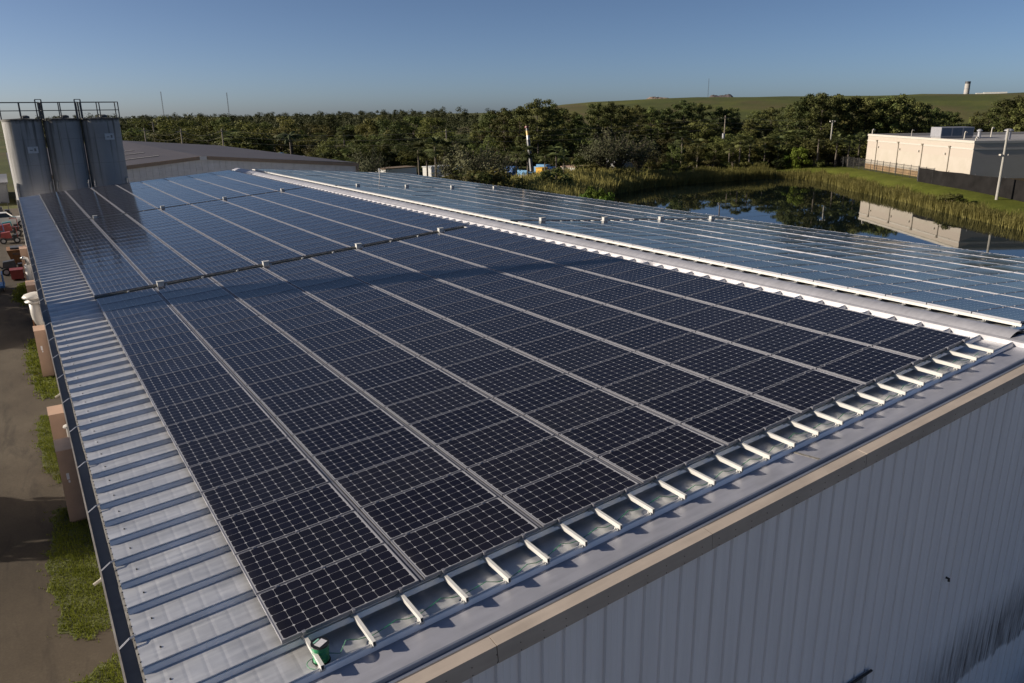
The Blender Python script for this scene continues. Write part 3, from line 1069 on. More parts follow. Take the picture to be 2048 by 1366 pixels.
def pickup(loc, rz, paint, label, group=None, cap=None):
    e = empty('pickup_truck', loc, label, 'pickup truck', group)
    L0 = np.array(loc)
    def T(x, y, z):
        return L0 + np.array([math.cos(rz) * x - math.sin(rz) * y, math.sin(rz) * x + math.cos(rz) * y, z])
    def hx(b, x0, y0, z0, x1, y1, z1, tx0=0, tx1=0, ty=0):
        b.hexa([T(x0, y0, z0), T(x1, y0, z0), T(x1, y1, z0), T(x0, y1, z0), T(x0 + tx0, y0 + ty, z1), T(x1 - tx1, y0 + ty, z1), T(x1 - tx1, y1 - ty, z1), T(x0 + tx0, y1 - ty, z1)])
    b = MB(); hx(b, -2.7, -.95, .45, 2.7, .95, .95, .05, .1, .03); hx(b, .9, -.92, .95, 2.6, .92, 1.15, 0, .25, .08)
    hx(b, -2.7, -.93, .95, -.9, -.86, 1.2); hx(b, -2.7, .86, .95, -.9, .93, 1.2); hx(b, -2.72, -.9, .95, -2.65, .9, 1.2)
    hx(b, -.9, -.9, .95, .95, .9, 1.22)
    b.build('body', paint, e)
    b = MB(); hx(b, -.85, -.86, 1.22, .9, .86, 1.72, .2, .55, .14); b.build('windows', M['pane'], e)
    b = MB(); hx(b, -.68, -.75, 1.722, .38, .75, 1.78, .05, .05, .04); b.build('cab_roof', paint, e)
    wheels(e, [T(1.7, s * .85, .38) for s in (-1, 1)] + [T(-1.7, s * .85, .38) for s in (-1, 1)], .38, .26, 'y' if abs(math.sin(rz)) < .7 else 'x')
    return e


M['white_paint'] = plain('white_paint', (0.518, 0.5106, 0.4884), .35, 0, .04)
M['red_paint'] = plain('red_paint', (.20, .028, .024), .5, 0, .15)
M['blue_paint'] = plain('blue_paint', (.025, .10, .28), .4, 0, .15)
M['lblue_paint'] = plain('light_blue_paint', (.09, .24, .42), .5, 0, .15)
M['teal_paint'] = plain('teal_paint', (.03, .16, .18), .5, 0, .15)
M['yellow_paint'] = plain('yellow_paint', (.62, .34, .02), .45, 0, .08)
M['wood'] = plain('weathered_wood', (.16, .11, .07), .85, 0, .3, 5)
pickup((-3.05, 107, GZ + .02), 0.0, M['white_paint'], 'white pickup truck with dark windows parked at the far left beyond the machinery')


def machine(loc, s, paint, label, seed, name='yard_machine', cat='machine', group='machines and scrap beside the gutter wall'):
    """low wheeled machine: chassis, hood, engine block, mast and wheels"""
    r_ = random.Random(seed)
    e = empty(name, loc, label, cat, group)
    x, y, z = loc
    b = MB(); b.box(x - .9 * s, y - .5 * s, z + .35 * s, x + .9 * s, y + .5 * s, z + .55 * s); b.build('chassis', M['steel'], e)
    b = MB()
    b.hexa([(x - .85 * s, y - .42 * s, z + .56 * s), (x + .2 * s, y - .42 * s, z + .56 * s), (x + .2 * s, y + .42 * s, z + .56 * s), (x - .85 * s, y + .42 * s, z + .56 * s),
            (x - .75 * s, y - .36 * s, z + 1.15 * s), (x + .1 * s, y - .36 * s, z + 1.25 * s), (x + .1 * s, y + .36 * s, z + 1.25 * s), (x - .75 * s, y + .36 * s, z + 1.15 * s)])
    b.build('hood', paint, e)
    b = MB(); b.box(x + .3 * s, y - .35 * s, z + .56 * s, x + .8 * s, y + .35 * s, z + .9 * s); b.build('seat_box', M['black_plastic'], e)
    for sy in (-.4, .4):
        b = MB(); b.tube([(x + .75 * s, y + sy * s, z + .5 * s), (x + .7 * s, y + sy * s, z + 1.7 * s), (x + .1 * s, y + sy * s * .9, z + 1.75 * s)], .035 * s, 6)
        b.build('roll_bar', paint, e)
    b = MB(); b.tube([(x - .8 * s, y, z + .5 * s), (x - 1.3 * s, y + .2 * s, z + (.9 + .4 * r_.random()) * s), (x - 1.5 * s, y + .2 * s, z + .3 * s)], .07 * s, 6); b.build('arm', paint, e)
    wheels(e, [(x + sx * .62 * s, y + sy * .52 * s, z + .33 * s) for sx in (-1, 1) for sy in (-1, 1)], .33 * s, .2 * s, 'y')
    return e


machine((-2.6, 97.5, GZ + .02), 1.15, M['red_paint'], 'red machine with a roll bar nearest the gutter wall below the pickup', 1)
machine((-3.9, 95.0, GZ + .02), 1.0, M['blue_paint'], 'dark blue machine left of the red machines by the gutter wall', 2)
machine((-2.7, 91.5, GZ + .02), 1.0, M['red_paint'], 'second red machine, nearer than the one below the pickup', 3)
machine((-2.5, 101.5, GZ + .02), 1.0, M['teal_paint'], 'teal machine between the pickup and the red machines', 4)
machine((-3.3, 117.5, GZ + .02), 1.2, M['steel'], 'dark grey machine beyond the pickup at the far left', 5)
machine((-2.6, 71.0, GZ + .02), 1.0, M['steel'], 'dark machine beside the farthest tan cabinet', 7)
b = MB(); x, y = -3.2, 63.0
e = empty('blue_cart', (x, y, GZ + .02), 'blue flat cart with upright posts at the left edge of the lane', 'cart')
b.box(-4.4, 63.2, GZ + .35, -3.35, 65.0, GZ + .5); b.build('deck', M['blue_paint'], e)
b = MB()
for yy in (63.3, 64.9): b.tube([(-3.42, yy, GZ + .5), (-3.42, yy, GZ + 1.35)], .05, 6)
b.tube([(-3.42, 63.3, GZ + 1.35), (-3.42, 64.9, GZ + 1.35)], .05, 6); b.build('posts', M['blue_paint'], e)
wheels(e, [(xx, yy, GZ + .2) for xx in (-4.2, -3.5) for yy in (63.5, 64.7)], .2, .1, 'x')
# steel skip
e = empty('scrap_skip', (-2.3, 77, GZ + .02), 'rusty open scrap skip standing against the gutter wall', 'skip')
b = MB(); b.hexa([(-2.7, 76.2, GZ + .1), (-1.6, 76.2, GZ + .1), (-1.6, 78.2, GZ + .1), (-2.7, 78.2, GZ + .1), (-3.0, 75.9, GZ + 1.4), (-1.5, 75.9, GZ + 1.4), (-1.5, 78.5, GZ + 1.4), (-3.0, 78.5, GZ + 1.4)])
b.build('body', M['rust'], e)
b = MB(); b.box(-2.7, 76.4, GZ + 1.38, -1.7, 78.0, GZ + 1.55); b.build('scrap_load', M['steel'], e)
e = empty('red_tool_crate', (-2.5, 69.0, GZ + .02), 'dark red tool crate on skids beside the lane near the scrap skip', 'crate')
b = MB(); b.box(-2.9, 67.6, GZ + .15, -2.0, 68.8, GZ + .85); b.build('body', M['red_paint'], e)
b = MB(); b.box(-2.94, 67.56, GZ + .852, -1.96, 68.84, GZ + .92); b.build('lid', M['red_paint'], e)
b = MB(); b.box(-2.8, 67.6, GZ + .02, -2.7, 68.8, GZ + .148); b.box(-2.2, 67.6, GZ + .02, -2.1, 68.8, GZ + .148); b.build('skids', M['wood'], e)
# low shed beyond, at the far left
M['grey_wall'] = plain('grey_cladding', (.30, .30, .31), .6, 0, .08)
M['grey_roof'] = plain('grey_roofing', (.16, .16, .17), .6, 0, .1)
e = empty('low_shed', (-6, 150, GZ), 'low grey shed with a flat dark roof at the far left beyond the silos', 'shed')
b = MB(); b.box(-14, 140, GZ, -2.3, 162, GZ + 3.0); b.build('wall', M['grey_wall'], e)
b = MB(); b.box(-14.3, 139.7, GZ + 3.002, -2.0, 162.3, GZ + 3.25); b.build('roof', M['grey_roof'], e)
e = empty('wooden_crate', (16.8, -2.6, GZ + .02), 'weathered wooden crate on the ground at the foot of the ribbed front wall', 'crate')
b = MB()
for k in range(5): b.box(16.15, -3.2 + k * .27, GZ + .92, 18.2, -2.96 + k * .27, GZ + .95)
b.build('lid', M['wood'], e)
b = MB(); b.box(16.2, -3.15, GZ + .02, 18.15, -1.9, GZ + .917); b.build('body', M['wood'], e)

# grass strip at the foot of the gutter wall
gpatch = [[(-2.33, 11.3), (-1.2, 11.95), (-1.2, 8.0), (-2.2, 8.0)],
          [(-2.35, 20.6), (-2.58, 17.8), (-2.6, 15.5), (-2.5, 13.5), (-1.9, 12.9), (-1.2, 13.2), (-1.2, 21.2), (-2.2, 21.2)],
          [(-2.46, 30.5), (-2.52, 28.5), (-2.38, 25.1), (-2.0, 23.4), (-1.2, 23.4), (-1.2, 31.6), (-2.2, 31.6)],
          [(-2.37, 45.2), (-2.55, 41), (-2.34, 35.4), (-2.0, 33.9), (-1.2, 33.9), (-1.2, 46.4), (-2.2, 46.4)],
          [(-2.4, 66), (-3.0, 60), (-2.4, 57), (-1.2, 56.5), (-1.2, 67)]]
tv, tl_ = [], []
soil = MB()
for poly in gpatch:
    P = np.array(poly)
    ctr = P.mean(0)
    dense = []
    for i in range(len(P)):
        a, c_ = P[i], P[(i + 1) % len(P)]
        for t_ in np.linspace(0, 1, 7)[:-1]:
            q = a + (c_ - a) * t_
            if q[0] < -1.3: q = q + rng.normal(0, .075, 2)
            dense.append(q)
    D_ = np.array(dense)
    soil.add([(x, y, GZ + .028) for x, y in D_], [list(range(len(D_)))])
    lo, hi = D_.min(0), D_.max(0)
    ar = (hi - lo).prod()
    near = hi[1] < 32
    pts = rng.uniform(lo, hi, (int(ar * (900 if near else 250)), 2))
    sd_ = sdist(pts, D_); pts = pts[sd_ > .10 * rng.normal(0, 1, len(pts)) ** 2 - .02]
    stray = rng.uniform(lo - .35, hi + .35, (int(ar * 120), 2)); sd_ = sdist(stray, D_); stray = stray[(sd_ < 0) & (sd_ > -.30 * rng.random(len(stray)) ** 2) & (stray[:, 0] < -1.25)]
    pts = np.concatenate([pts, stray])
    for x, y in pts:
        hgt = rng.uniform(.03, .085) * (1.0 if near else 1.5); a = rng.uniform(0, 6.28); wd = .018 if near else .04
        hgt *= .6 + .9 * (.5 + .5 * math.sin(x * 5.1 + y * 3.7) * math.sin(y * 2.3 - x))
        lx, ly = rng.normal(0, .03, 2)
        n = len(tv)
        tv += [(x - wd * math.cos(a), y - wd * math.sin(a), GZ + .026), (x + wd * math.cos(a), y + wd * math.sin(a), GZ + .026), (x + lx, y + ly, GZ + .028 + hgt)]
        tl_ += [n, n + 1, n + 2]
M['soil'] = plain('turf_soil', (.055, .060, .018), .95, 0, .45, 3)
so = soil.build('grass_strip_soil', M['soil']); tag(so, kind='structure')
for p_ in so.data.polygons:
    if p_.normal.z < 0: p_.flip()
tag(link('grass_strip', np_mesh('grass_strip', tv, 3, tl_, [M['turf']])), 'bright green grass patches at the foot of the gutter wall', 'grass', None, 'stuff')

# ================================================================== SILOS


def mat_silo():
    t = NT('stained_silo')
    co = t.coord('Object')
    oi = t.n('ShaderNodeObjectInfo').outputs['Random']
    sp = t.n('ShaderNodeSeparateXYZ'); t.l(co, sp.inputs[0])
    ofs = t.n('ShaderNodeVectorMath', operation='ADD'); t.l(co, ofs.inputs[0])
    cb = t.n('ShaderNodeCombineXYZ'); t.l(t.math('MULTIPLY', oi, 37.0), cb.inputs[0]); t.l(cb.outputs[0], ofs.inputs[1])
    st_ = t.noise(t.scale(ofs.outputs[0], (3.4, 3.4, .10)), 1.1, 6, .6)
    hgt = t.math('MULTIPLY', t.math('SUBTRACT', sp.outputs[2], 6.0), .16, clamp=True)
    f = t.math('MULTIPLY', t.ramp(st_, [(.53, 0.0), (.66, 1.0)]), t.math('ADD', .04, hgt), clamp=True)
    big = t.noise(co, .5, 5)
    c = t.ramp(big, [(.3, (0.2788, 0.2747, 0.2706)), (.7, (0.3526, 0.3444, 0.3362))])
    c = t.mix(t.math('MULTIPLY', f, .85), c, (.06, .055, .045))
    rim = t.math('MULTIPLY', t.math('SUBTRACT', t.math('ADD', sp.outputs[2], t.math('MULTIPLY', t.noise(co, 3, 5), .5)), 12.85), 4.0, clamp=True)
    c = t.mix(rim, c, (.05, .045, .035))
    # weld seams every 1.9 m
    fz = t.math('FRACT', t.math('DIVIDE', sp.outputs[2], 1.9))
    seam = t.math('LESS_THAN', fz, .012)
    c = t.mix(t.math('MULTIPLY', seam, .5), c, (.15, .14, .13))
    return t.set(c, .6, 0, .3)


M['silo'] = mat_silo()
M['rail_dark'] = plain('weathered_railing', (.10, .10, .10), .6, .2, .2)
M['plate'] = plain('white_plate', (.55, .55, .55), .5, 0, .1, 8)
SIY = 64.0
for i, (pl, pr, sign) in enumerate(((1, 82.5, (66, 300)), (84, 160, None), (161, 239, (219, 273)))):
    xa = at(pl, 236, SIY - CP[1])[0]; xb = at(pr, 236, SIY - CP[1])[0]
    cx, r = (xa + xb) / 2, (xb - xa) / 2
    top = 5.30
    H = top - GZ
    which = ('leftmost silo, sunlit along its left edge, with a white plate halfway up', 'middle silo, with the broadest dark stains and no plate', 'rightmost silo, with a small white plate near its top')[i]
    e = empty('silo', (cx, SIY, GZ), 'tall grey stained ' + which, 'silo', 'grey silos behind the warehouse')
    b = MB(); b.lathe((cx, SIY, GZ), [(r, 0), (r, H - .12), (r + .035, H - .12), (r + .035, H), (0, H + .08)], 48)
    so = b.build('tank', M['silo'], e)
    so.data.polygons.foreach_set('use_smooth', [True] * len(so.data.polygons))
    m_ = so.modifiers.new('edges', 'EDGE_SPLIT'); m_.split_angle = R_(35)
    # guard rail: front, sides and back as a square
    b = MB(); w = r * .97; z0 = top
    cs = [(cx - w, SIY - w * .75), (cx + w, SIY - w * .75), (cx + w, SIY + w * .75), (cx - w, SIY + w * .75)]
    for k in range(4):
        p, q = cs[k], cs[(k + 1) % 4]
        for hz in (.62, 1.22): b.tube([(*p, z0 + hz), (*q, z0 + hz)], .028, 6)
        nn = 3 if k % 2 == 0 else 2
        for t_ in np.linspace(0, 1, nn)[:-1]:
            x = p[0] + (q[0] - p[0]) * t_; y = p[1] + (q[1] - p[1]) * t_
            b.tube([(x, y, z0), (x, y, z0 + 1.22)], .045, 6)
    if i < 2:
        for dx in (-.22, .18): b.tube([(cx + w + dx, SIY - w * .8, z0 - .1), (cx + w + dx, SIY - w * .8, z0 + 1.42)], .05, 6)
        b.tube([(cx + w - .22, SIY - w * .8, z0 + 1.42), (cx + w + .18, SIY - w * .8, z0 + 1.42)], .03, 6)
    b.build('guard_rail', M['rail_dark'], e)
    if sign:
        d = at(sign[0], sign[1], 1.0) - CP
        # where this bearing meets the shell
        ox, oy = CP[0] - cx, CP[1] - SIY
        A = d[0] ** 2 + d[1] ** 2; B = ox * d[0] + oy * d[1]; Cc = ox * ox + oy * oy - (r + .02) ** 2
        tt = (-B - math.sqrt(B * B - A * Cc)) / A
        P = CP + d * tt
        nrm = np.array([P[0] - cx, P[1] - SIY, 0]); nrm /= np.linalg.norm(nrm); tg = np.array([-nrm[1], nrm[0], 0])
        b = MB(); b.obox(P - tg * .35 - np.array([0, 0, .24]), tg * .70, np.array([0, 0, .48]), nrm * .02)
        pl_ = b.build('plate', M['plate'], e)
        b = MB(); b.obox(P + tg * .08 - np.array([0, 0, .1]) + nrm * .021, tg * .14, np.array([0, 0, .22]), nrm * .004); b.obox(P - tg * .22 - np.array([0, 0, .06]) + nrm * .021, tg * .2, np.array([0, 0, .07]), nrm * .004)
        b.build('plate_marking', plain('grey_print', (.2, .2, .2), .7), pl_)
    for sgn in (-.82, .80):
        b = MB(); a = math.asin(sgn); x = cx + (r + .05) * math.sin(a); y = SIY - (r + .05) * math.cos(a)
        b.tube([(x, y, GZ), (x, y, .35), (x + .06, y - .04, .62)], .075, 6); b.build('side_channel', M['galv'], e)
    b = MB(); b.lathe((cx + r * .2, SIY, top + .06), [(.3, 0), (.3, .15), (.12, .22), (0, .22)], 12); b.build('hatch', M['rail_dark'], e)

# ================================================================== DARK ROOFED BUILDING BEHIND THE SILOS
YB0, YB1 = 80.0, 150.0
DB = YB0 - CP[1]


def aty(px, py, Y):
    d = ray(px, py); return CP + d * ((Y - CP[1]) / d[1])


pk = aty(405, 312, YB0); er = aty(711, 325, YB0)
slope_b = (pk[2] - er[2]) / (er[0] - pk[0])
xl = 2 * pk[0] - er[0]
e = empty('dark_roofed_warehouse', (pk[0], YB0, GZ), 'low warehouse with a broad dark brown gable roof behind the silos', 'warehouse')


def mat_darkroof():
    t = NT('dark_roofing'); co = t.coord('Object')
    n = t.noise(t.scale(co, (.25, .06, 1)), 1.0, 6, .6); n2 = t.noise(t.scale(co, (6, .1, 1)), 1.0, 4)
    f = t.math('ADD', t.math('MULTIPLY', n, .6), t.math('MULTIPLY', n2, .4))
    return t.set(t.ramp(f, [(.3, (.045, .038, .040)), (.7, (.085, .070, .070))]), .6, .0)


M['dark_roof'] = mat_darkroof()
M['light_wall'] = mat_roof('light_grey_cladding', (.66, .63, .61), .55, 0, False)
M['brown_trim'] = plain('brown_trim', (.27, .19, .13), .6, 0, .1)
M['skylight'] = plain('skylight_strip', (.42, .38, .33), .5, 0, .15)
er_z = er[2]
b = MB()
for sgn in (-1, 1):
    q = [(pk[0], YB0 - .15, pk[2]), (pk[0], YB1, pk[2]), (pk[0] + sgn * (er[0] - pk[0] + .3), YB1, er_z - .3 * slope_b), (pk[0] + sgn * (er[0] - pk[0] + .3), YB0 - .15, er_z - .3 * slope_b)]
    b.quad(*(q if sgn < 0 else q[::-1]))
b.build('roof', M['dark_roof'], e)


def top_b(x): return pk[2] - abs(x - pk[0]) * slope_b - .06


ribbed(0, YB0, xl, er[0], top_b, GZ, xl + .3, -1, .61).build('wall', M['light_wall'], e)
b = MB(); b.box(xl + .05, YB0 + .2, GZ, er[0] - .05, YB1 - .2, er_z - .2); b.build('side_walls', M['light_wall'], e)
b = MB()
for sgn in (-1, 1):
    a = np.array([pk[0], YB0 - .22, pk[2] - .34]); c_ = np.array([pk[0] + sgn * (er[0] - pk[0] + .3), YB0 - .22, er_z - .42 - .3 * slope_b])
    b.obox(a, c_ - a, np.array([0, .09, 0]), np.array([0, 0, .36]))
b.obox((er[0] + .02, YB0 - .3, GZ), (.22, 0, 0), (0, .3, 0), (0, 0, er_z - GZ - .3))
b.build('trim', M['brown_trim'], e)
b = MB(); b.box(pk[0] - .35, YB0 - .26, pk[2] - .42, pk[0] + .35, YB0 - .225, pk[2] - .02); b.build('ridge_plate', M['light_wall'], e)
nb_ = np.array([-slope_b, 0, 1.0])      # left slope: z = pk.z - (pk.x - x) * slope


def on_left(px, py):
    d = ray(px, py); k = (nb_ @ (pk - CP)) / (nb_ @ d); return CP + d * k


for (xa_, ya_, xb_, yb_) in ((244, 304.5, 267, 301.5), (246, 310.5, 290, 306.5), (248, 320.5, 318, 312.5)):
    p, q = on_left(xa_, ya_), on_left(xb_, yb_)
    m = (p[1] + q[1]) / 2
    b = MB()
    b.hexa([(x, m + dy, pk[2] - (pk[0] - x) * slope_b + dz) for dz in (.02, .08) for x, dy in ((p[0], -.22), (q[0], -.22), (q[0], .22), (p[0], .22))])
    b.build('skylight', M['skylight'], e)
for k, (px, py) in enumerate(((470, 294.5),)):
    pass

# ================================================================== CREAM BUILDING BY THE POND


def mat_cream():
    t = NT('cream_precast'); co = t.coord('Object')
    sp = t.n('ShaderNodeSeparateXYZ'); t.l(co, sp.inputs[0]); Z = sp.outputs[2]
    n = t.noise(co, .6, 5)
    c = t.ramp(n, [(.3, (0.3848, 0.3441, 0.2886)), (.7, (0.4218, 0.3774, 0.3256))])
    band = t.math('MULTIPLY', t.math('GREATER_THAN', Z, 4.25), t.math('LESS_THAN', Z, 6.25))
    c = t.mix(t.math('MULTIPLY', band, 1.0), c, (.40, .35, .30))
    low = t.math('LESS_THAN', Z, 1.15)
    c = t.mix(low, c, (.30, .20, .112))
    return t.set(c, .8, 0, .2)


M['cream'] = mat_cream()
M['cream_trim'] = plain('cream_trim', (0.444, 0.4107, 0.3626), .7, 0, .04)
M['flat_roof'] = plain('flat_roof_membrane', (.26, .25, .25), .8, 0, .12, .5)
M['hvac'] = plain('hvac_casing', (.30, .30, .32), .5, .2, .1)
M['hvac_coil'] = plain('hvac_coil', (.06, .085, .13), .35, .4, .15)
M['lamp_glass'] = plain('lamp_housing', (.25, .22, .18), .5)
WZ0, WZT = -6.95, -.12
U3 = np.array([WU[0], WU[1], 0]); N3 = np.array([WN[0], WN[1], 0])
A0 = np.array([WBL[0], WBL[1], WZ0])
WLEN = np.linalg.norm(WBR - WBL); WDEP = 52.0
e = empty('cream_building', tuple(A0), 'flat roofed cream building with one sunlit wall beside the pond', 'building')


def wb(u, n, z): return A0 + U3 * u + N3 * n + np.array([0, 0, z])


def wbox(b, u0, n0, z0, u1, n1, z1, mi=0):
    b.hexa([wb(u0, n0, z0), wb(u1, n0, z0), wb(u1, n1, z0), wb(u0, n1, z0), wb(u0, n0, z1), wb(u1, n0, z1), wb(u1, n1, z1), wb(u0, n1, z1)], mi)


HB = WZT - WZ0
b = MB()
wbox(b, 0, 0, -.8, WLEN, .3, HB - .25); wbox(b, 0, WDEP - .3, -.8, WLEN, WDEP, HB - .25)
wbox(b, 0, .3, -.8, .3, WDEP - .3, HB - .25); wbox(b, WLEN - .3, .3, -.8, WLEN, WDEP - .3, HB - .25)
b.build('wall', M['cream'], e)
b = MB()
wbox(b, -.08, -.10, HB - .26, WLEN + .08, .42, HB + .12); wbox(b, -.08, WDEP - .42, HB - .26, WLEN + .08, WDEP + .1, HB + .12)
wbox(b, -.08, .42, HB - .26, .42, WDEP - .42, HB + .12); wbox(b, WLEN - .42, .42, HB - .26, WLEN + .08, WDEP - .42, HB + .12)
b.build('parapet', M['cream_trim'], e)
b = MB(); wbox(b, -.05, -.07, HB - 1.28, WLEN + .05, -.003, HB - 1.02); wbox(b, WLEN + .003, -.07, HB - 1.28, WLEN + .07, WDEP, HB - 1.02)
b.build('cornice', M['cream_trim'], e)
b = MB(); wbox(b, .42, .42, HB - .5, WLEN - .42, WDEP - .42, HB - .32); b.build('flat_roof', M['flat_roof'], e)
for u in (4.4, 13.2, 22.0, 30.8):
    b = MB(); wbox(b, u - .07, -.14, .0, u + .07, -.003, HB - 1.30)
    b.hexa([wb(u - .12, -.2, HB - 1.3), wb(u + .12, -.2, HB - 1.3), wb(u + .12, -.08, HB - 1.3), wb(u - .12, -.08, HB - 1.3), wb(u - .28, -.32, HB - .92), wb(u + .28, -.32, HB - .92), wb(u + .28, -.075, HB - .92), wb(u - .28, -.075, HB - .92)])
    b.build('downspout', M['lamp_glass'], e)
for u in (5.1, 13.9, 20.9, 29.6):
    b = MB(); wbox(b, u - .14, -.24, 4.45, u + .14, -.003, 4.75); b.build('wall_lamp', M['cream_trim'], e)
b = MB(); wbox(b, WLEN, 21, 3.6, WLEN + 6, 33, 3.85); b.build('canopy', M['cream_trim'], e)
b = MB()
for n_ in (21.3, 32.7): b.tube([wb(WLEN + 5.8, n_, -.6), wb(WLEN + 5.8, n_, 3.6)], .09, 8)
b.build('canopy_post', M['cream_trim'], e)
# rooftop units
def roof_unit(name, label, u0, n0, u1, n1, h, cat):
    e2 = empty(name, tuple(wb((u0 + u1) / 2, (n0 + n1) / 2, HB - .32)), label, cat)
    b = MB(); wbox(b, u0, n0, HB - .05, u1, n1, HB + h); b.build('casing', M['hvac'], e2)
    b = MB(); wbox(b, u0 + .1, n0 + .1, HB - .318, u1 - .1, n1 - .1, HB - .052); b.build('curb', M['flat_roof'], e2)
    b = MB(); L = (n1 - n0) / 3
    for k in range(3): wbox(b, u1 + .004, n0 + k * L + .12, HB + .15, u1 + .04, n0 + (k + 1) * L - .12, HB + h - .15)
    b.build('coil_grille', M['hvac_coil'], e2)
    return e2


roof_unit('rooftop_air_handler', 'large grey air conditioning unit with dark blue coils on the cream building', 13.2, 5.6, 16.8, 11.5, 1.65, 'air conditioner')
for k, (u, n, hh, r) in enumerate(((.3, .6, 1.1, .10), (21.1, 7.5, 1.1, .09), (17.9, 11.9, 1.2, .28), (12.8, 17.1, 1.5, .1), (24.4, 13.1, 1.4, .42), (28.5, 22, .8, .2), (10.0, 3.7, 1.2, .05), (36.6, .6, .75, .09))):
    lab = ('white gooseneck vent at the left corner of the cream roof', 'white gooseneck vent just right of the air conditioning unit', 'grey mushroom fan on the cream roof right of the air conditioner',
           'slanted white gooseneck vent right of the grey mushroom fan', 'fat grey exhaust stack behind the nearest light pole', 'squat vent at the far right of the cream roof', 'thin pipe at the left of the cream roof', 'short white gooseneck at the right corner of the sunlit cream wall')[k]
    p = wb(u, n, HB - .32)
    e2 = empty('roof_vent', tuple(p), lab, 'roof vent', 'vents on the cream roof')
    b = MB(); b.tube([p, p + [0, 0, hh]], r, 10); b.build('pipe', M['hvac'] if r > .2 else M['cream_trim'], e2)
    b = MB()
    if r < .12: b.tube([p + [0, 0, hh], p + [.12, -.05, hh + .22], p + [.35, -.15, hh + .18], p + [.42, -.18, hh]], r, 8)
    else: b.lathe(p + [0, 0, hh], [(r * 1.1, 0), (r * 1.7, .05), (r * 1.7, .2), (r * .8, .4), (0, .42)], 14)
    b.build('hood', M['hvac'] if r > .2 else M['cream_trim'], e2)

# iron fence in front of the lit wall
M['iron'] = plain('black_iron', (.012, .012, .012), .5, .2)
f0 = WBL + WU * -13 - WN * 2.4; f1 = WBR - WU * 6.0 - WN * 2.4
flen = np.linalg.norm(f1 - f0)
fz = terrain(np.array([f0, f1]))
e = empty('iron_fence', (f0[0], f0[1], fz[0]), 'black iron picket fence along the lawn before the sunlit cream wall', 'fence')
npost = int(flen / 2.5)
for k in range(npost + 1):
    q = f0 + (f1 - f0) * k / npost; z = terrain(q[None])[0]
    b = MB(); b.tube([(q[0], q[1], z - .1), (q[0], q[1], z + 2.35)], .055, 6); b.build('post', M['iron'], e)
b = MB()
for k in range(npost):
    q0 = f0 + (f1 - f0) * k / npost; q1 = f0 + (f1 - f0) * (k + 1) / npost
    z0, z1 = terrain(np.array([q0, q1]))
    for hz in (.25, 1.25, 2.15): b.tube([(*q0, z0 + hz), (*q1, z1 + hz)], .028, 4)
    for t_ in np.arange(.06, 1, .065):
        q = q0 + (q1 - q0) * t_; z = z0 + (z1 - z0) * t_
        b.box(q[0] - .008, q[1] - .008, z + .1, q[0] + .008, q[1] + .008, z + 2.2)
b.build('pickets', M['iron'], e)
# dark screened fence to the right
M['screen'] = plain('dark_screen_mesh', (.014, .013, .013), .95, 0, .35, .6, .1)
sA = gpt(1893, 380, -7.3)[:2]; sB = gpt(2070, 408, -7.4)[:2]; sC = sB + (sB - sA) * .7
e = empty('screened_fence', (sA[0], sA[1], -7.3), 'tall dark mesh screened fence before the shaded wall of the cream building', 'fence')
b = MB(); pts = [sA + np.array([5.0, 7.6]), sA, sB, sC]
for a, c_ in zip(pts[:-1], pts[1:]):
    n = max(2, int(np.linalg.norm(c_ - a) / 3))
    for k in range(n):
        p, q = a + (c_ - a) * k / n, a + (c_ - a) * (k + 1) / n
        w1, w2 = .06 * math.sin(k * 2.1), .06 * math.sin(k * 2.1 + 2.1)
        b.hexa([(p[0], p[1], -8.0), (q[0], q[1], -8.0), (q[0], q[1] + .05, -8.0), (p[0], p[1] + .05, -8.0), (p[0], p[1], -4.55 + w1), (q[0], q[1], -4.55 + w2), (q[0], q[1] + .05, -4.55 + w2), (p[0], p[1] + .05, -4.55 + w1)])
b.build('screen', M['screen'], e)
for a, c_ in zip(pts[:-1], pts[1:]):
    n = max(2, int(np.linalg.norm(c_ - a) / 6))
    for k in range(n + 1):
        p = a + (c_ - a) * k / n
        b = MB(); b.tube([(p[0] + .1, p[1] + .12, -8), (p[0] + .1, p[1] + .12, -4.35)], .05, 6); b.build('post', M['steel'], e)

M['concrete_pole'] = plain('concrete_pole', (0.3108, 0.296, 0.2664), .8, 0, .08)
for (px, pt, pb, D, lab) in ((1657, 241, 323, 189, 'pale light pole at the tree edge left of the cream building'),
                             (1999, 258, 363, 126, 'tall pale light pole before the shaded cream wall, with floodlights halfway down'),
                             (2037, 238, 275, 215, 'pale light pole behind the cream roof at the right edge')):
    bt = at(px, pb, D); tp = at(px, pt, D)
    gz = terrain(bt[None, :2])[0]
    e = empty('light_pole', (bt[0], bt[1], gz), lab, 'light pole', 'light poles around the cream building')
    b = MB(); b.tube([(bt[0], bt[1], gz - .3), (bt[0], bt[1], tp[2])], .20, 10, r1=.13); b.build('pole', M['concrete_pole'], e)
    hz = tp[2] - .15 if px != 1999 else bt[2] + 3.6
    for s in (-1, 1):
        b = MB(); o = np.array([bt[0], bt[1], hz]); d = np.array([.84, -.54, 0]) * s
        b.tube([o, o + d * .55], .035, 6); b.obox(o + d * .5 - np.array([.14, .14, .12]), (.28, 0, 0), (0, .28, 0), (0, 0, .2)); b.build('floodlight', M['cream_trim'], e)

# ================================================================== VEGETATION


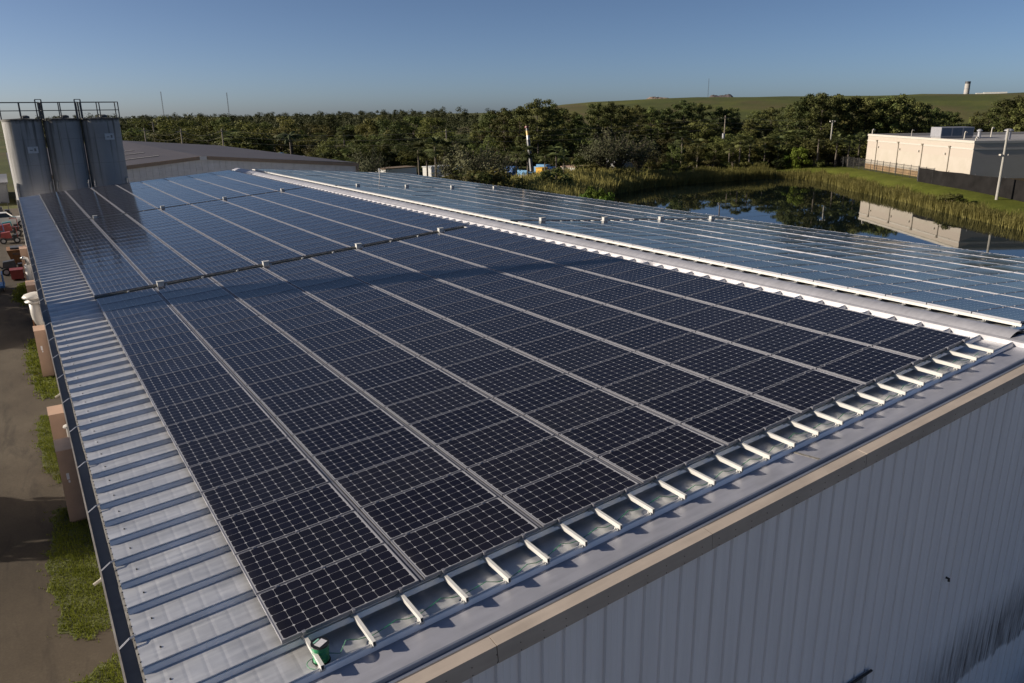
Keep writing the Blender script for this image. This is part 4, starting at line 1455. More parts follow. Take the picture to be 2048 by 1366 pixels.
def leaf_quads(pd, size, up=.0, aspect=1.0, loose=.75):
    """one leaf clump (a bent quad) per row of pd: position, outward direction of its spray"""
    c, d = pd[:, :3], pd[:, 3:]
    n = len(c)
    nr = d / (np.linalg.norm(d, axis=1)[:, None] + 1e-9) + rng.normal(0, loose * .58, (n, 3)); nr[:, 2] += up
    nr /= np.linalg.norm(nr, axis=1)[:, None] + 1e-9
    a = np.cross(nr, rng.normal(size=(n, 3))); a /= np.linalg.norm(a, axis=1)[:, None] + 1e-9
    b = np.cross(nr, a)
    s = size * rng.uniform(.6, 1.3, n)[:, None]
    return np.stack([c - a * s * .5, c + b * s * .42 * aspect, c + a * s * .5, c - b * s * .42 * aspect], 1).reshape(-1, 3)


def quads_mesh(name, v, mat):
    n = len(v)
    return np_mesh(name, v, 4, np.arange(n), [mat])


def blob_points(c, rad, n, shell=.55):
    u = rng.normal(size=(n, 3)); u /= np.linalg.norm(u, axis=1)[:, None]
    r = (shell + (1 - shell) * rng.random(n)) ** 1
    r = np.where(rng.random(n) < .25, rng.random(n), r)
    return np.c_[np.asarray(c) + u * r[:, None] * np.asarray(rad), u]


def trunk_mesh(name, segs, mat):
    b = MB()
    for pts, r0, r1 in segs: b.tube(pts, r0, 7, r1=r1)
    me = bpy.data.meshes.new(name); me.from_pydata(b.v, [], b.f); me.materials.append(mat)
    return me


PROTO = {}


def proto_pine(k):
    H = 14.0; lean = rng.normal(0, .4, 2)
    segs = []; V = []
    tr = [(lean[0] * t_ ** 2, lean[1] * t_ ** 2, H * t_ * .95) for t_ in np.linspace(0, 1, 7)]
    segs.append((tr, .19, .06))
    nb = 24
    for i in range(nb):
        t_ = .36 + .62 * (i + rng.random()) / nb
        z = H * t_ * .95
        a = i * 2.4 + rng.uniform(-.5, .5)
        L = (.7 + 2.5 * math.sin(math.pi * min(1, .12 + .88 * (1.04 - t_) / .68)) ** .75) * rng.uniform(.55, 1.15)
        base = np.array([lean[0] * t_ ** 2, lean[1] * t_ ** 2, z])
        tip = base + np.array([math.cos(a) * L, math.sin(a) * L, .30 * L * rng.uniform(.2, 1.4)])
        segs.append(([base, (base + tip) / 2 + [0, 0, -.1], tip], .05, .02))
        V.append(blob_points(tip, (1.0, 1.0, .78), 125, .4)); V.append(blob_points((base + tip) / 2 + [0, 0, .2], (.9, .9, .6), 60, .4))
    for dz, r in ((.97, 1.0), (.90, 1.5), (.82, 1.7)):
        V.append(blob_points((lean[0], lean[1], H * dz), (r, r, .8), 180, .4))
    return leaf_quads(np.concatenate(V), .33, .15), segs


def proto_broad(k, H=9.0, W=4.0, dens=1.0, size=.46, nb=22, low=.22):
    segs = []; V = []
    segs.append(([(0, 0, 0), (.1, .05, H * .25), (.15, -.1, H * .55)], .22, .1))
    for i in range(nb):
        a = rng.uniform(0, 6.28); t_ = rng.random()
        z = H * (low + (1 - low) * (.08 + .82 * t_))
        rr = W * math.sqrt(max(0.05, 1 - ((z / H - .52) / .55) ** 2)) * rng.uniform(.35, .85)
        c = np.array([math.cos(a) * rr, math.sin(a) * rr, z])
        segs.append(([(.1, 0, H * .3), c * [.5, .5, .8], c], .07, .02))
        s = W * rng.uniform(.26, .46)
        V.append(blob_points(c, (s, s, s * .72), int(150 * dens), .55))
    return leaf_quads(np.concatenate(V), size * .78, .25), segs


def proto_wispy(k):
    H, W = 9.5, 4.6
    segs = [([(0, 0, 0), (.2, .1, 3)], .25, .15)]; V = []
    for i in range(34):
        a = rng.uniform(0, 6.28); L = rng.uniform(.5, 1.0)
        tip = np.array([math.cos(a) * W * L, math.sin(a) * W * L, H * (1.02 - .55 * L ** 2) * rng.uniform(.8, 1.05)])
        mid = np.array([math.cos(a) * W * L * .45, math.sin(a) * W * L * .45, H * .45])
        segs.append(([(0, 0, 1.2), mid, tip], .06, .015))
        tt = rng.random(62)[:, None]
        pts = mid + (tip - mid) * tt + rng.normal(0, .38, (62, 3)) - np.array([0, 0, 1]) * rng.random((62, 1)) * .8
        q = np.concatenate([pts, np.array([0, 0, 1.0]) + (mid - [0, 0, 1]) * rng.random((16, 1)) + rng.normal(0, .5, (16, 3))])
        V.append(np.c_[q, q - np.array([0, 0, H * .4])])
    return leaf_quads(np.concatenate(V), .34, .0, .6), segs


def proto_palm(k, H=6.0):
    segs = [([(0, 0, 0), (.08, .03, H * .5), (.05, 0, H)], .17, .15)]
    Q = []
    for i in range(34):
        a = rng.uniform(0, 6.28); el = rng.uniform(-.75, 1.35)
        d = np.array([math.cos(a) * math.cos(el), math.sin(a) * math.cos(el), math.sin(el)])
        side = np.cross(d, [0, 0, 1]); side /= np.linalg.norm(side) + 1e-9
        nrm = np.cross(side, d)
        o = np.array([.05, 0, H])
        pet = o + d * rng.uniform(.7, 1.1)
        R0 = rng.uniform(.9, 1.2)
        for j in range(9):
            f = (j - 4) / 4 * 1.25
            tip = pet + (d * math.cos(f) + side * math.sin(f)) * R0 - np.array([0, 0, .28 * R0])
            wv = (side * math.cos(f) - d * math.sin(f)) * .085
            mid = (pet + tip) / 2 + np.array([0, 0, .10])
            Q += [pet, mid + wv, tip, mid - wv]
        w = side * .02
        Q += [o - w, o + w, pet + w, pet - w]
    return np.array(Q), segs


def proto_royal(k, H=7.5):
    segs = [([(0, 0, 0), (0, 0, H * .8), (0, 0, H)], .22, .13)]
    Q = []
    for i in range(15):
        a = i * 2.4; el = rng.uniform(.1, 1.2)
        p = np.array([0, 0, H]); d = np.array([math.cos(a) * math.cos(el), math.sin(a) * math.cos(el), math.sin(el)])
        side = np.array([-math.sin(a), math.cos(a), 0])
        for j in range(7):
            q = p + d * .45
            for s in (-1, 1):
                w = .55 * math.sin(.5 + j * .38)
                Q += [p, q, q + side * s * w + [0, 0, -.25], p + side * s * w * .9 + [0, 0, -.25]]
            p = q; d = d + np.array([0, 0, -.26]); d /= np.linalg.norm(d)
    return np.array(Q), segs


def proto_conifer(k, H=19.2):
    segs = [([(0, 0, 0), (0, 0, H * .97)], .3, .05)]; V = []
    for z in np.arange(1.0, H, .30):
        R0 = 2.9 * (1 - z / H) ** .9 + .22
        n = int(30 + 42 * R0)
        a = rng.uniform(0, 6.28, n); rr = R0 * np.sqrt(rng.random(n))
        V.append(np.c_[rr * np.cos(a), rr * np.sin(a), z + rng.normal(0, .2, n), np.cos(a), np.sin(a), np.full(n, .4)])
    return leaf_quads(np.concatenate(V), .55, .1), segs


def make(kind, n, fn, leaf, bark, *args):
    PROTO[kind] = []
    for k in range(n):
        v, segs = fn(k, *args)
        PROTO[kind].append((quads_mesh(kind + '_crown', v, M[leaf]), trunk_mesh(kind + '_trunk', segs, M[bark]), v[:, 2].max()))


make('pine', 5, proto_pine, 'pine_leaf', 'bark')
make('broad', 5, proto_broad, 'oak_leaf', 'bark')
make('wispy', 3, proto_wispy, 'olive_leaf', 'bark')
make('palm', 4, proto_palm, 'palm_leaf', 'palm_bark')
make('royal', 1, proto_royal, 'palm_leaf', 'palm_bark')
make('bush', 4, lambda k: proto_broad(k, 3.0, 2.1, .55, .36, 18, .02), 'oak_leaf', 'bark')
make('bright', 2, lambda k: proto_broad(k, 5.0, 2.6, 1.0, .40, 20, .02), 'bright_leaf', 'bark')
make('conifer', 1, proto_conifer, 'pine_leaf', 'bark')
TN = {'pine': 'pine_tree', 'broad': 'broadleaf_tree', 'wispy': 'willow_tree', 'palm': 'cabbage_palm', 'royal': 'royal_palm', 'bush': 'shrub', 'bright': 'shrub', 'conifer': 'conifer_tree'}
TC = {'pine': 'pine tree', 'broad': 'tree', 'wispy': 'tree', 'palm': 'palm tree', 'royal': 'palm tree', 'bush': 'shrub', 'bright': 'shrub', 'conifer': 'conifer'}
TREES = []


def tree(kind, x, y, H, wide=1.0, gz=None):
    TREES.append((kind, x, y, H, wide, gz))


def tree_px(kind, px, top, D, wide=1.0):
    p = at(px, top, D); gz = terrain(p[None, :2])[0]
    tree(kind, p[0], p[1], max(1.0, p[2] - gz), wide, gz)


# tall pines behind the pond and the yard
for px, top, D in ((982, 222, 196), (1008, 214, 190), (1040, 212, 186), (1076, 196, 183), (1102, 206, 188), (1128, 216, 195), (1152, 224, 200), (1196, 204, 192), (1226, 202, 190),
                   (1252, 212, 196), (1277, 208, 222), (1303, 212, 230), (1336, 214, 238), (1372, 199, 236), (1402, 204, 240), (1440, 212, 244), (1462, 214, 245), (1516, 220, 250), (1546, 213, 246),
                   (1580, 208, 210), (1604, 204, 206), (1622, 186, 202), (1650, 183, 200), (1680, 187, 202), (1710, 192, 204), (1736, 190, 204), (1760, 192, 206), (1786, 190, 206), (1806, 187, 205),
                   (1842, 202, 212), (1872, 214, 218), (1902, 222, 225), (1985, 215, 225), (2012, 200, 215), (2040, 189, 212), (2062, 194, 210)):
    tree_px('pine', px, top, D, 1.0 if top > 200 else 1.1)
# second rank, lower, filling between
rr_ = random.Random(5)
for px in range(960, 2060, 21):
    tree_px('pine' if rr_.random() < .55 else 'broad', px + rr_.uniform(-6, 6), rr_.uniform(228, 250), rr_.uniform(225, 268), rr_.uniform(.95, 1.3))
# understorey behind the pond
for px in range(1175, 1720, 27):
    tree_px('broad' if rr_.random() < .6 else 'palm', px + rr_.uniform(-8, 8), rr_.uniform(258, 290), rr_.uniform(176, 200), rr_.uniform(1.0, 1.4))
for px in range(1740, 2060, 30):
    tree_px('broad', px + rr_.uniform(-8, 8), rr_.uniform(232, 252), rr_.uniform(222, 236), rr_.uniform(1.0, 1.4))
# left part: ranks of broadleaf trees, brownish green
for px in range(236, 980, 27):
    if 880 < px < 968: continue
    tree_px('broad' if rr_.random() < .75 else 'pine', px + rr_.uniform(-9, 9), rr_.uniform(227, 250), rr_.uniform(255, 330), rr_.uniform(1.0, 1.7))
for px in range(238, 960, 25):
    tree_px('broad' if rr_.random() < .7 else 'palm', px + rr_.uniform(-9, 9), rr_.uniform(252, 280), rr_.uniform(205, 250), rr_.uniform(1.1, 1.8))
for px in range(628, 800, 28):
    tree_px('broad', px + rr_.uniform(-9, 9), rr_.uniform(272, 292), rr_.uniform(172, 190), rr_.uniform(1.1, 1.5))
for px, top, D, k in ((578, 262, 188, 'royal'), (836, 280, 140, 'palm'), (868, 271, 138, 'palm'), (888, 276, 139, 'palm'), (852, 286, 143, 'palm'), (1032, 290, 138, 'palm'), (1056, 286, 137, 'palm'), (1112, 284, 140, 'palm'), (1090, 296, 141, 'palm'), (1128, 298, 143, 'palm'),
                      (1482, 268, 175, 'palm'), (1502, 276, 174, 'palm'), (1532, 272, 178, 'palm'), (1560, 270, 179, 'palm'), (1640, 264, 176, 'palm'), (1676, 266, 178, 'palm'), (1702, 268, 180, 'palm'), (1722, 262, 182, 'palm'), (1460, 284, 172, 'palm'),
                      (735, 288, 132, 'wispy'), (945, 278, 124, 'wispy'), (1240, 248, 152, 'wispy'), (1212, 262, 150, 'wispy'), (985, 292, 122, 'wispy'), (915, 300, 126, 'wispy'), (1278, 270, 156, 'wispy'),
                      (1602, 292, 176, 'bright'), (1578, 306, 177, 'bright'), (1345, 290, 166, 'broad'), (1390, 286, 170, 'broad'), (1430, 284, 174, 'broad'), (1318, 300, 164, 'broad'), (1190, 322, 150, 'bush'), (1300, 322, 160, 'bush'), (1160, 326, 150, 'bush')):
    tree_px(k, px, top, D, (.85 if px == 735 else 1.2) if k == 'wispy' else 1.0)
for px, top, D in ((1012, 342, 116), (968, 334, 112), (940, 340, 108), (905, 346, 104), (870, 348, 100), (1110, 335, 128), (1340, 326, 161), (1372, 322, 164), (1420, 318, 168), (1450, 322, 169), (1250, 334, 146), (1490, 322, 171), (1520, 320, 174), (1560, 316, 176), (1905, 384, 122), (1640, 318, 176)):
    tree_px('bush', px, top, D, 1.2)
for px in range(1010, 1730, 19):
    tree_px('bush' if rr_.random() < .6 else 'broad', px + rr_.uniform(-7, 7), rr_.uniform(298, 316), rr_.uniform(186, 196) if px > 1250 else rr_.uniform(172, 182), rr_.uniform(1.2, 1.7))
for px in range(1240, 1720, 21):
    tree_px('broad', px + rr_.uniform(-7, 7), rr_.uniform(268, 296), rr_.uniform(180, 198), rr_.uniform(1.4, 1.8))
for px in range(640, 1000, 24):
    tree_px('broad', px + rr_.uniform(-7, 7), rr_.uniform(284, 304), rr_.uniform(168, 178), rr_.uniform(1.3, 1.8))
for px in range(1000, 1240, 30):
    tree_px('broad', px + rr_.uniform(-7, 7), rr_.uniform(262, 282), rr_.uniform(186, 200), rr_.uniform(1.2, 1.6))
for px, top, D in ((1190, 372, 98), (1172, 384, 95), (1210, 384, 97)):
    tree_px('bright', px, top, D, .55)
# beyond the left edge of the view: the conifer and the trees that shade the lane and roof
tree('conifer', -11.0, 25.3, 19.3, .8, GZ)
for k, (x, y, h) in enumerate(((-13, 55, 8.2), (-14, 59.5, 8.6), (-13.5, 64, 8.0), (-14, 68, 8.5))): tree('broad', x, y, h, 1.2, GZ)

cnt = {}
order = {}
for i, (k, x, y, H, w, gz) in enumerate(TREES):
    order.setdefault(TN[k] + ('_bright' if k == 'bright' else ''), []).append((math.atan2(x - CP[0], y - CP[1]), i))
rank = {}
for k, L in order.items():
    for r_, (a, i) in enumerate(sorted(L)): rank[i] = r_ + 1
DESC = {'pine': 'tall ragged pine', 'broad': 'rounded broadleaf tree', 'wispy': 'wispy olive grey tree', 'palm': 'shaggy cabbage palm', 'royal': 'tall palm with long drooping fronds behind the dark roofed warehouse',
        'bush': 'low dark shrub', 'bright': 'bright yellow green shrub', 'conifer': 'tall narrow conifer beside the lane, left of the warehouse'}
for i, (k, x, y, H, w, gz) in enumerate(TREES):
    crown, trunk, hz = PROTO[k][(i * 7 + int(abs(x))) % len(PROTO[k])]
    D = math.hypot(x - CP[0], y - CP[1])
    if y < 75 and x < -10: where = 'beside the lane'
    elif x < 60 and D > 245: where = 'far behind the dark roof'
    elif x < 75 and D > 165: where = 'behind the dark roof'
    elif D > 180: where = 'in the wood behind the pond'
    elif D < 128: where = 'at the pond margin'
    else: where = 'between the yard and the pond' if x < 100 else 'on the far bank'
    if k in ('royal', 'conifer'): lab = DESC[k]
    else: lab = f'{DESC[k]} {where}, {nth(rank[i])} such from left'
    e = empty(TN[k], (x, y, gz), lab, TC[k], {'pine': 'pines behind the pond and yard', 'palm': 'cabbage palms around the pond', 'bush': 'shrubs along the pond', 'bright': 'bright leafy shrubs', 'broad': 'broadleaf trees of the wood', 'wispy': 'wispy trees by the pond'}.get(k))
    s = H / hz
    e.rotation_euler = (0, 0, (i * 2.399) % 6.283)
    e.scale = (s * w, s * w, s) if k not in ('pine',) else (s * w * 1.05, s * w * 1.05, s)
    link('trunk', trunk, e); link('crown', crown, e)

# far wood that reads as one mass
V = []
for n_, (a0, a1, d0, d1, h0, h1) in ((260, (2, 33, 330, 520, 11, 14.2)), (340, (2, 30, 520, 900, 12.5, 15.5)), (60, (33, 72, 300, 400, 4, 8))):
    for _ in range(n_):
        az = R_(rng.uniform(a0, a1)); D = rng.uniform(d0, d1)
        x, y = CP[0] + D * math.sin(az), CP[1] + D * math.cos(az)
        H = rng.uniform(h0, h1); z0 = terrain(np.array([[x, y]]))[0]
        if z0 > GZ + 3 and a0 < 30: continue
        W = rng.uniform(3.0, 5.5)
        for q in range(5):
            a = rng.uniform(0, 6.28); r = W * .5 * rng.random()
            s = W * rng.uniform(.42, .62)
            V.append(blob_points((x + r * math.cos(a), y + r * math.sin(a), z0 + H * rng.uniform(.35, 1.0) - s * .7), (s, s, s * .8), 80, .6))
V = np.concatenate(V)
tag(link('far_wood', quads_mesh('far_wood', leaf_quads(V, .62, .1), M['far_leaf'])), 'distant dark green wood along the horizon on the left', 'wood', None, 'stuff')

# reeds along the pond


def reeds(name, label, pts, hts, n, w=.05, sc=1.0):
    P = np.asarray(pts)
    h = hts * rng.uniform(.6, 1.15, len(P))
    z = terrain(P); z = np.maximum(z, WZ - .2)
    a = rng.uniform(0, 6.28, len(P)); ln = rng.normal(0, .16, (len(P), 2)) * h[:, None]
    dx, dy = np.cos(a) * w, np.sin(a) * w
    v = np.empty((len(P), 4, 3))
    v[:, 0] = np.c_[P[:, 0] - dx, P[:, 1] - dy, z - .05]; v[:, 1] = np.c_[P[:, 0] + dx, P[:, 1] + dy, z - .05]
    v[:, 2] = np.c_[P + ln, z + h]; v[:, 2, 0] += dx * .3; v[:, 3] = np.c_[P + ln * .9, z + h * .97]; v[:, 3, 0] -= dx * .5
    return tag(link(name, np_mesh(name, v.reshape(-1, 3), 4, np.arange(len(P) * 4), [M['reed']])), label, 'reeds', None, 'stuff')


def band(poly_idx, inner, outer, n):
    """random points along a stretch of the shore, inner m into the water, outer m up the bank"""
    out = []
    seg = [(pond[i], pond[i + 1]) for i in poly_idx]
    L = np.array([np.linalg.norm(b_ - a_) for a_, b_ in seg])
    for (a_, b_), l_ in zip(seg, L):
        m = int(n * l_ / L.sum())
        t_ = rng.random(m)[:, None]
        nn = np.array([-(b_ - a_)[1], (b_ - a_)[0]]) / l_      # points out of the pond for this winding
        if sdist(((a_ + b_) / 2 + nn * .5)[None], pond)[0] > 0: nn = -nn
        wob = 1 + .35 * np.sin(t_ * l_ * .6 + a_[0])
        off = (-inner + (inner + outer) * rng.random(m) ** .9)[:, None] * wob
        out.append(a_ + (b_ - a_) * t_ + nn * off)
    return np.concatenate(out)


reeds('far_bank_reeds', 'yellow green reeds along the far bank of the pond', band(range(0, 4), .6, 4.2, 13000), 1.8, 1, .06)
reeds('near_bank_reeds', 'yellow green reeds along the bank below the cream building', band(range(4, 11), .6, 2.3, 15000), 1.4, 1, .05)
P = rng.uniform((58, 82), (100, 120), (26000, 2)); s_ = sdist(P, pond); P = P[(s_ < .5) & (s_ > -16) & (P[:, 1] > 84 - (P[:, 0] - 60) * .0)]
reeds('left_bank_reeds', 'tall reeds and grasses between the yard and the pond', P, 2.4, 1, .07)

# mown lawn over the bank, a sheet that follows the ground
def mat_lawn():
    t = NT('mown_lawn'); co = t.coord('Object')
    a = t.noise(co, .18, 6, .65); b = t.noise(co, 2.6, 5, .7); d = t.noise(t.scale(co, (1, 3, 1)), .35, 4)
    f = t.math('ADD', t.math('ADD', t.math('MULTIPLY', a, .45), t.math('MULTIPLY', b, .3)), t.math('MULTIPLY', d, .25))
    return t.set(t.ramp(f, [(.34, (0.0592, 0.0703, 0.0104)), (.5, (0.0925, 0.1051, 0.0163)), (.66, (0.1295, 0.1369, 0.0259))]), .95, 0, .1, b, .8, .12)


M['lawn'] = mat_lawn()
lx, ly = np.arange(86, 168, 1.2), np.arange(14, 118, 1.2)
LXm, LYm = np.meshgrid(lx, ly); LP = np.c_[LXm.ravel(), LYm.ravel()]
ls = sdist(LP, pond); ldn = (LP - WBL) @ WN; ldu = (LP - WBL) @ WU
okp = (ls < -2.5) & (ldn < 3) & (ldn > -48) & (ldu > -30) & (ldu < 75)
nlx = len(lx)
li = (np.arange(len(ly) - 1)[:, None] * nlx + np.arange(nlx - 1)[None]).ravel()
li = li[okp[li] & okp[li + 1] & okp[li + nlx] & okp[li + nlx + 1]]
lme = np_mesh('bank_lawn', np.c_[LP, terrain(LP) + .06], 4, np.c_[li, li + 1, li + nlx + 1, li + nlx].ravel(), [M['lawn']])
lme.polygons.foreach_set('use_smooth', [True] * len(lme.polygons))
tag(link('bank_lawn', lme), kind='structure')

# ================================================================== THE YARD BEYOND THE POND


def yard_box(name, label, cat, px, py, D, w, d, h, mat, roofm=None, rz=.35, lift=0.0, group=None, wheels_=False):
    p = at(px, py, D); gz = terrain(p[None, :2])[0]
    e = empty(name, (p[0], p[1], gz), label, cat, group)
    ca, sa = math.cos(rz), math.sin(rz)
    T = lambda x, y, z: np.array([p[0] + ca * x - sa * y, p[1] + sa * x + ca * y, gz + z])
    b = MB(); b.hexa([T(sx * w / 2, sy * d / 2, z) for z in (lift, h) for sx, sy in ((-1, -1), (1, -1), (1, 1), (-1, 1))]); b.build('body', mat, e)
    b = MB(); b.hexa([T(sx * (w / 2 + .12), sy * (d / 2 + .12), z) for z in (h + .003, h + .16) for sx, sy in ((-1, -1), (1, -1), (1, 1), (-1, 1))]); b.build('roof', roofm or mat, e)
    if wheels_: wheels(e, [T(sx * w * .36, sy * d * .45, .45) for sx in (-1, 1) for sy in (-1, 1)], .45, .3)
    return e, T


def work_truck(px, D, paint, label, rz=.4, s=1.0):
    p = at(px, 340, D); gz = terrain(p[None, :2])[0]
    e = empty('work_truck', (p[0], p[1], gz), label, 'truck', 'trucks in the yard beyond the pond')
    ca, sa = math.cos(rz), math.sin(rz)
    T = lambda x, y, z: np.array([p[0] + (ca * x - sa * y) * s, p[1] + (sa * x + ca * y) * s, gz + z * s])
    def hx(b, x0, x1, y, z0, z1, t0=0, t1=0): b.hexa([T(x0, -y, z0), T(x1, -y, z0), T(x1, y, z0), T(x0, y, z0), T(x0 + t0, -y, z1), T(x1 - t1, -y, z1), T(x1 - t1, y, z1), T(x0 + t0, y, z1)])
    b = MB(); hx(b, -3.6, 3.4, .9, .6, .85); b.build('chassis', M['steel'], e)
    b = MB(); hx(b, 1.4, 3.2, 1.05, .86, 1.7, 0, .1); hx(b, 1.4, 2.7, 1.05, 2.15, 2.6, 0, .3); b.build('cab', paint, e)
    b = MB(); hx(b, 1.42, 2.95, 1.02, 1.702, 2.148, 0, .2); b.build('cab_windows', M['pane'], e)
    b = MB(); hx(b, -3.6, 1.2, 1.15, .86, 1.5); hx(b, -3.6, -3.45, 1.15, 1.5, 2.0); hx(b, .9, 1.15, 1.15, 1.5, 2.3); b.build('bed', paint, e)
    wheels(e, [T(x, y, .5) for x in (-2.4, 2.3) for y in (-.95, .95)], .5 * s, .32 * s)
    return e, T


work_truck(915, 158, M['lblue_paint'], 'pale blue truck behind the palms left of the pond')
work_truck(1010, 152, M['blue_paint'], 'blue truck in the yard left of the crane truck', .2)
ct_e, T = work_truck(1072, 150, M['lblue_paint'], 'light blue crane truck with a raised white and yellow boom', .3, 1.15)
b0 = T(-1.2, 0, 1.6); b1 = at(1053.5, 253, 152); dv = b1 - b0
for (ta, tb, r, mt, nm) in ((0, .70, .36, 'steel', 'boom_base'), (.62, .80, .28, 'white_paint', 'boom_section'), (.80, .90, .27, 'yellow_paint', 'boom_section'), (.90, .965, .26, 'steel', 'boom_section'), (.965, 1.0, .42, 'red_paint', 'boom_head')):
    b = MB(); b.tube([b0 + dv * (ta + .002), b0 + dv * tb], r, 8); b.build(nm, M[mt], ct_e)
work_truck(1098, 149, M['blue_paint'], 'dark blue truck right of the crane truck', .8)
for k, (px, py, D, w, d, h, m, lab) in enumerate(((1050, 346, 146, 2.6, 2.0, 1.3, 'white_paint', 'small white tank box before the crane truck'), (1066, 346, 146, 2.2, 2.0, 1.4, 'white_paint', 'second small white tank box, right beside the first'),
                                                  (1083, 337, 147, 1.7, 1.4, 2.6, 'yellow_paint', 'bright yellow box right of the crane truck'))):
    yard_box('tank_box', lab, 'box', px, py, D, w, d, h, M[m], group='boxes in the yard beyond the pond')
e, T = yard_box('guard_booth', 'small booth with a tan roof and pale walls at the yard edge', 'booth', 1148, 330, 152, 4.2, 3.2, 2.5, M['white_paint'], M['tan_box'])
yard_box('office_trailer', 'white office trailer with a tan roof behind the panels at the left of the yard', 'trailer', 792, 340, 150, 7.5, 3.2, 2.9, M['white_paint'], M['wood'], .25)
yard_box('storage_container', 'grey white container behind the palms left of the pond', 'container', 872, 340, 156, 5.0, 2.4, 2.6, M['white_paint'], None, .3)
yard_box('storage_container', 'white container in the trees behind the wispy tree', 'container', 1238, 318, 172, 8, 3.0, 3.4, M['grey_wall'], M['white_paint'], .3)
yard_box('box_trailer', 'long white box trailer behind the dark roof, beside the blue truck', 'trailer', 572, 312, 182, 8.0, 2.6, 3.75, M['white_paint'], None, -.2, .9, None, True)
work_truck(541, 184, M['lblue_paint'], 'bright blue truck beside the white trailer behind the dark roof', .9, 1.75)
pickup(tuple(np.append(at(905, 338, 152)[:2], GZ)), .3, M['white_paint'], 'white pickup truck in the yard behind the palms')
pickup(tuple(np.append(at(1003, 334, 160)[:2], GZ)), 2.8, M['white_paint'], 'white pickup truck parked beside the blue truck in the yard')
# pale road behind the yard
rA, rB = gpt(880, 321.5)[:2], gpt(1210, 313)[:2]
dr_ = (rB - rA) / np.linalg.norm(rB - rA); nr_ = np.array([-dr_[1], dr_[0]])
b = MB(); a_, c_ = rA - dr_ * 60, rB + dr_ * 80
b.quad((*(a_ - nr_ * 3.5), GZ + .05), (*(c_ - nr_ * 3.5), GZ + .05), (*(c_ + nr_ * 3.5), GZ + .05), (*(a_ + nr_ * 3.5), GZ + .05))
M['road'] = plain('pale_road', (0.1924, 0.1702, 0.148), .9, 0, .15, .3)
ro = b.build('yard_road', M['road']); tag(ro, kind='structure')
if ro.data.polygons[0].normal.z < 0: ro.data.flip_normals()

# utility poles and wires
M['pole_wood'] = plain('grey_pole_wood', (.20, .17, .14), .85, 0, .2)
pole_pts = []
for px, pt, D, lab in ((288, 256, 190, 'grey utility pole nearest the silos'), (305, 244, 215, 'slim utility pole with a crossarm right of the first'), (361, 258, 185, 'grey utility pole in the middle above the dark roof'),
                       (443, 257, 180, 'dark utility pole right of the middle one above the dark roof'), (892, 258, 172, 'utility pole behind the cabbage palms'), (1451, 231, 192, 'tall brown utility pole with a transformer behind the pond')):
    tp = at(px, pt, D); gz = terrain(tp[None, :2])[0]
    e = empty('utility_pole', (tp[0], tp[1], gz), lab, 'utility pole', 'utility poles among the trees')
    b = MB(); b.tube([(tp[0], tp[1], gz - .3), (tp[0], tp[1], tp[2])], .19, 8, r1=.12); b.build('pole', M['pole_wood'], e)
    b = MB(); b.obox((tp[0] - 1.1, tp[1] + .16, tp[2] - .6), (2.2, -.5, 0), (.03, .1, 0), (0, 0, .12)); b.build('crossarm', M['pole_wood'], e)
    if px in (1451, 892, 443):
        b = MB(); b.tube([(tp[0] - .45, tp[1] - .2, tp[2] - 5.2), (tp[0] - .45, tp[1] - .2, tp[2] - 4.0)], .32, 10); b.build('transformer', M['hvac'], e)
    pole_pts.append((tp, e))
M['cable'] = plain('pale_cable', (.16, .15, .12), .5)


def wire(p, q, sag, lab, r=.020):
    pts = [p + (q - p) * t_ - np.array([0, 0, sag * 4 * t_ * (1 - t_)]) for t_ in np.linspace(0, 1, 17)]
    b = MB(); b.tube(pts, r, 4)
    tag(b.build('power_line', M['cable'], None, loc=tuple(p)), lab, 'power line', 'power lines across the wood')


P_ = [p for p, e in pole_pts]
far_l = at(-60, 255, 190)
nm = ['nearest the silos', 'above the dark roof', 'behind the royal palm', 'behind the cabbage palms', 'left of the pond pole']
spans = [(far_l, P_[0], 'left of the first pole'), (P_[0], P_[2], 'from the first pole to the middle one'), (P_[2], P_[3], 'from the middle pole to the dark one'), (P_[3], P_[4], 'from the dark pole past the tall palm to the palms'), (P_[4], P_[5], 'from the palms to the pole behind the pond'), (P_[5], at(2150, 240, 230), 'from the pond pole toward the cream building')]
for (p, q, w) in spans:
    for lvl, dz in (('top', -.5), ('middle', -1.6), ('lowest', -2.7)):
        wire(p + [0, 0, dz], q + [0, 0, dz], .9, f'{lvl} power line {w}')

# ================================================================== FAR LANDMARKS
M['mast'] = plain('mast_steel', (.10, .10, .11), .6)
for px, pt, D, lab in ((321, 183, 640, 'left one of the two thin radio masts above the left wood'), (453, 185, 640, 'right one of the two thin radio masts above the left wood'), (1418, 157, 900, 'thin red and grey radio mast on the skyline beside the dark mound')):
    tp = at(px, pt, D); gz = terrain(tp[None, :2])[0]
    e = empty('radio_mast', (tp[0], tp[1], gz), lab, 'radio mast', 'radio masts on the skyline')
    b = MB(); w = .28
    for k in range(3):
        a = k * 2.094; b.tube([(tp[0] + w * math.cos(a), tp[1] + w * math.sin(a), gz), (tp[0] + w * math.cos(a), tp[1] + w * math.sin(a), tp[2])], .07, 4)
    for z in np.arange(gz, tp[2], 1.5):
        for k in range(3):
            a, a2 = k * 2.094, (k + 1) * 2.094
            b.tube([(tp[0] + w * math.cos(a), tp[1] + w * math.sin(a), z), (tp[0] + w * math.cos(a2), tp[1] + w * math.sin(a2), min(z + 1.5, tp[2]))], .035, 4)
    b.build('lattice', M['mast'], e)
D = 1100; tp = at(1936.5, 162, D); bt = at(1934.5, 192, D)
e = empty('chimney_stack', (tp[0], tp[1], GZ), 'pale banded chimney stack rising behind the landfill hill', 'chimney')
M['stack'] = plain('pale_concrete', (0.3552, 0.333, 0.3108), .8, 0, .08)
r = 3.0
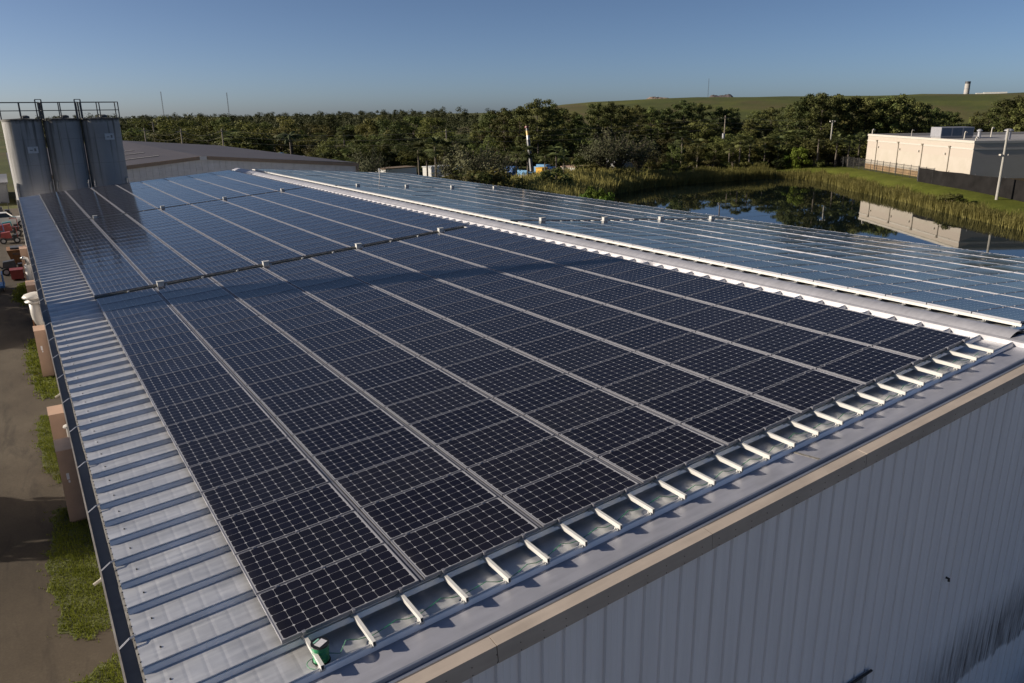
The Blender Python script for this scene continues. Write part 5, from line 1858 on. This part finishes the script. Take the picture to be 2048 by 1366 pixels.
b = MB(); b.lathe((tp[0], tp[1], GZ), [(r * 1.1, 0), (r * .95, tp[2] - GZ - 3), (r * .9, tp[2] - GZ - 3)], 20); b.build('shaft', M['stack'], e)
b = MB(); b.lathe((tp[0], tp[1], tp[2] - 3), [(r * .98, 0), (r * .98, 2.6), (r * .6, 2.6), (r * .6, 0)], 20); b.build('rim', M['steel'], e)
b = MB()
for z in (-14, -9): b.lathe((tp[0], tp[1], tp[2] + z), [(r * 1.0, 0), (r * 1.04, .1), (r * 1.04, .7), (r * 1.0, .8)], 20)
b.build('band', M['hvac'], e)


def mound(px0, px1, top, D, lab, c, seed):
    r2 = np.random.default_rng(seed)
    a = at(px0, 200, D)[:2]; c_ = at(px1, 200, D)[:2]
    L = np.linalg.norm(c_ - a); u = (c_ - a) / L; nn = np.array([-u[1], u[0]])
    ctr = (a + c_) / 2; z0 = terrain(ctr[None])[0] - .3
    H = at((px0 + px1) / 2, top, D)[2] - z0
    nu, nv = 26, 14
    b = MB(); V_ = []
    for j in range(nv):
        for i in range(nu):
            s, t_ = i / (nu - 1) * 2 - 1, j / (nv - 1) * 2 - 1
            prof = min(1, max(0, (1 - abs(s) ** 3) * 1.25)) * (1 - t_ * t_)
            zz = z0 + H * prof * (.78 + .22 * math.sin(s * 3 + seed)) + r2.normal(0, .18) * prof
            p = ctr + u * s * L / 2 + nn * t_ * L * .28
            V_.append((p[0], p[1], zz))
    F_ = [(j * nu + i, j * nu + i + 1, (j + 1) * nu + i + 1, (j + 1) * nu + i) for j in range(nv - 1) for i in range(nu - 1)]
    b.add(V_, F_)
    tag(b.build('earth_mound', plain('mound_soil_%d' % seed, c, .95, 0, .3, .25), None, loc=(ctr[0], ctr[1], z0)), lab, 'mound', 'earth mounds on the landfill hill')


mound(1290, 1345, 193.5, 660, 'pale tan earth mound on the landfill crest', (.22, .16, .12), 3)
mound(1415, 1468, 187, 670, 'dark grey earth mound on the landfill crest beside the radio mast', (.09, .075, .075), 5)
# plant buildings peeking over the hill at the right
for k, (px, w, h) in enumerate(((1966, 10, 2.0), (1990, 16, 2.4))):
    yard_box('plant_building', ('small pale plant building on the landfill crest right of the chimney', 'longer pale plant building on the landfill crest right of the chimney')[k], 'building', px, 186, 760, w, 8, h, M['white_paint'], None, -1.0)
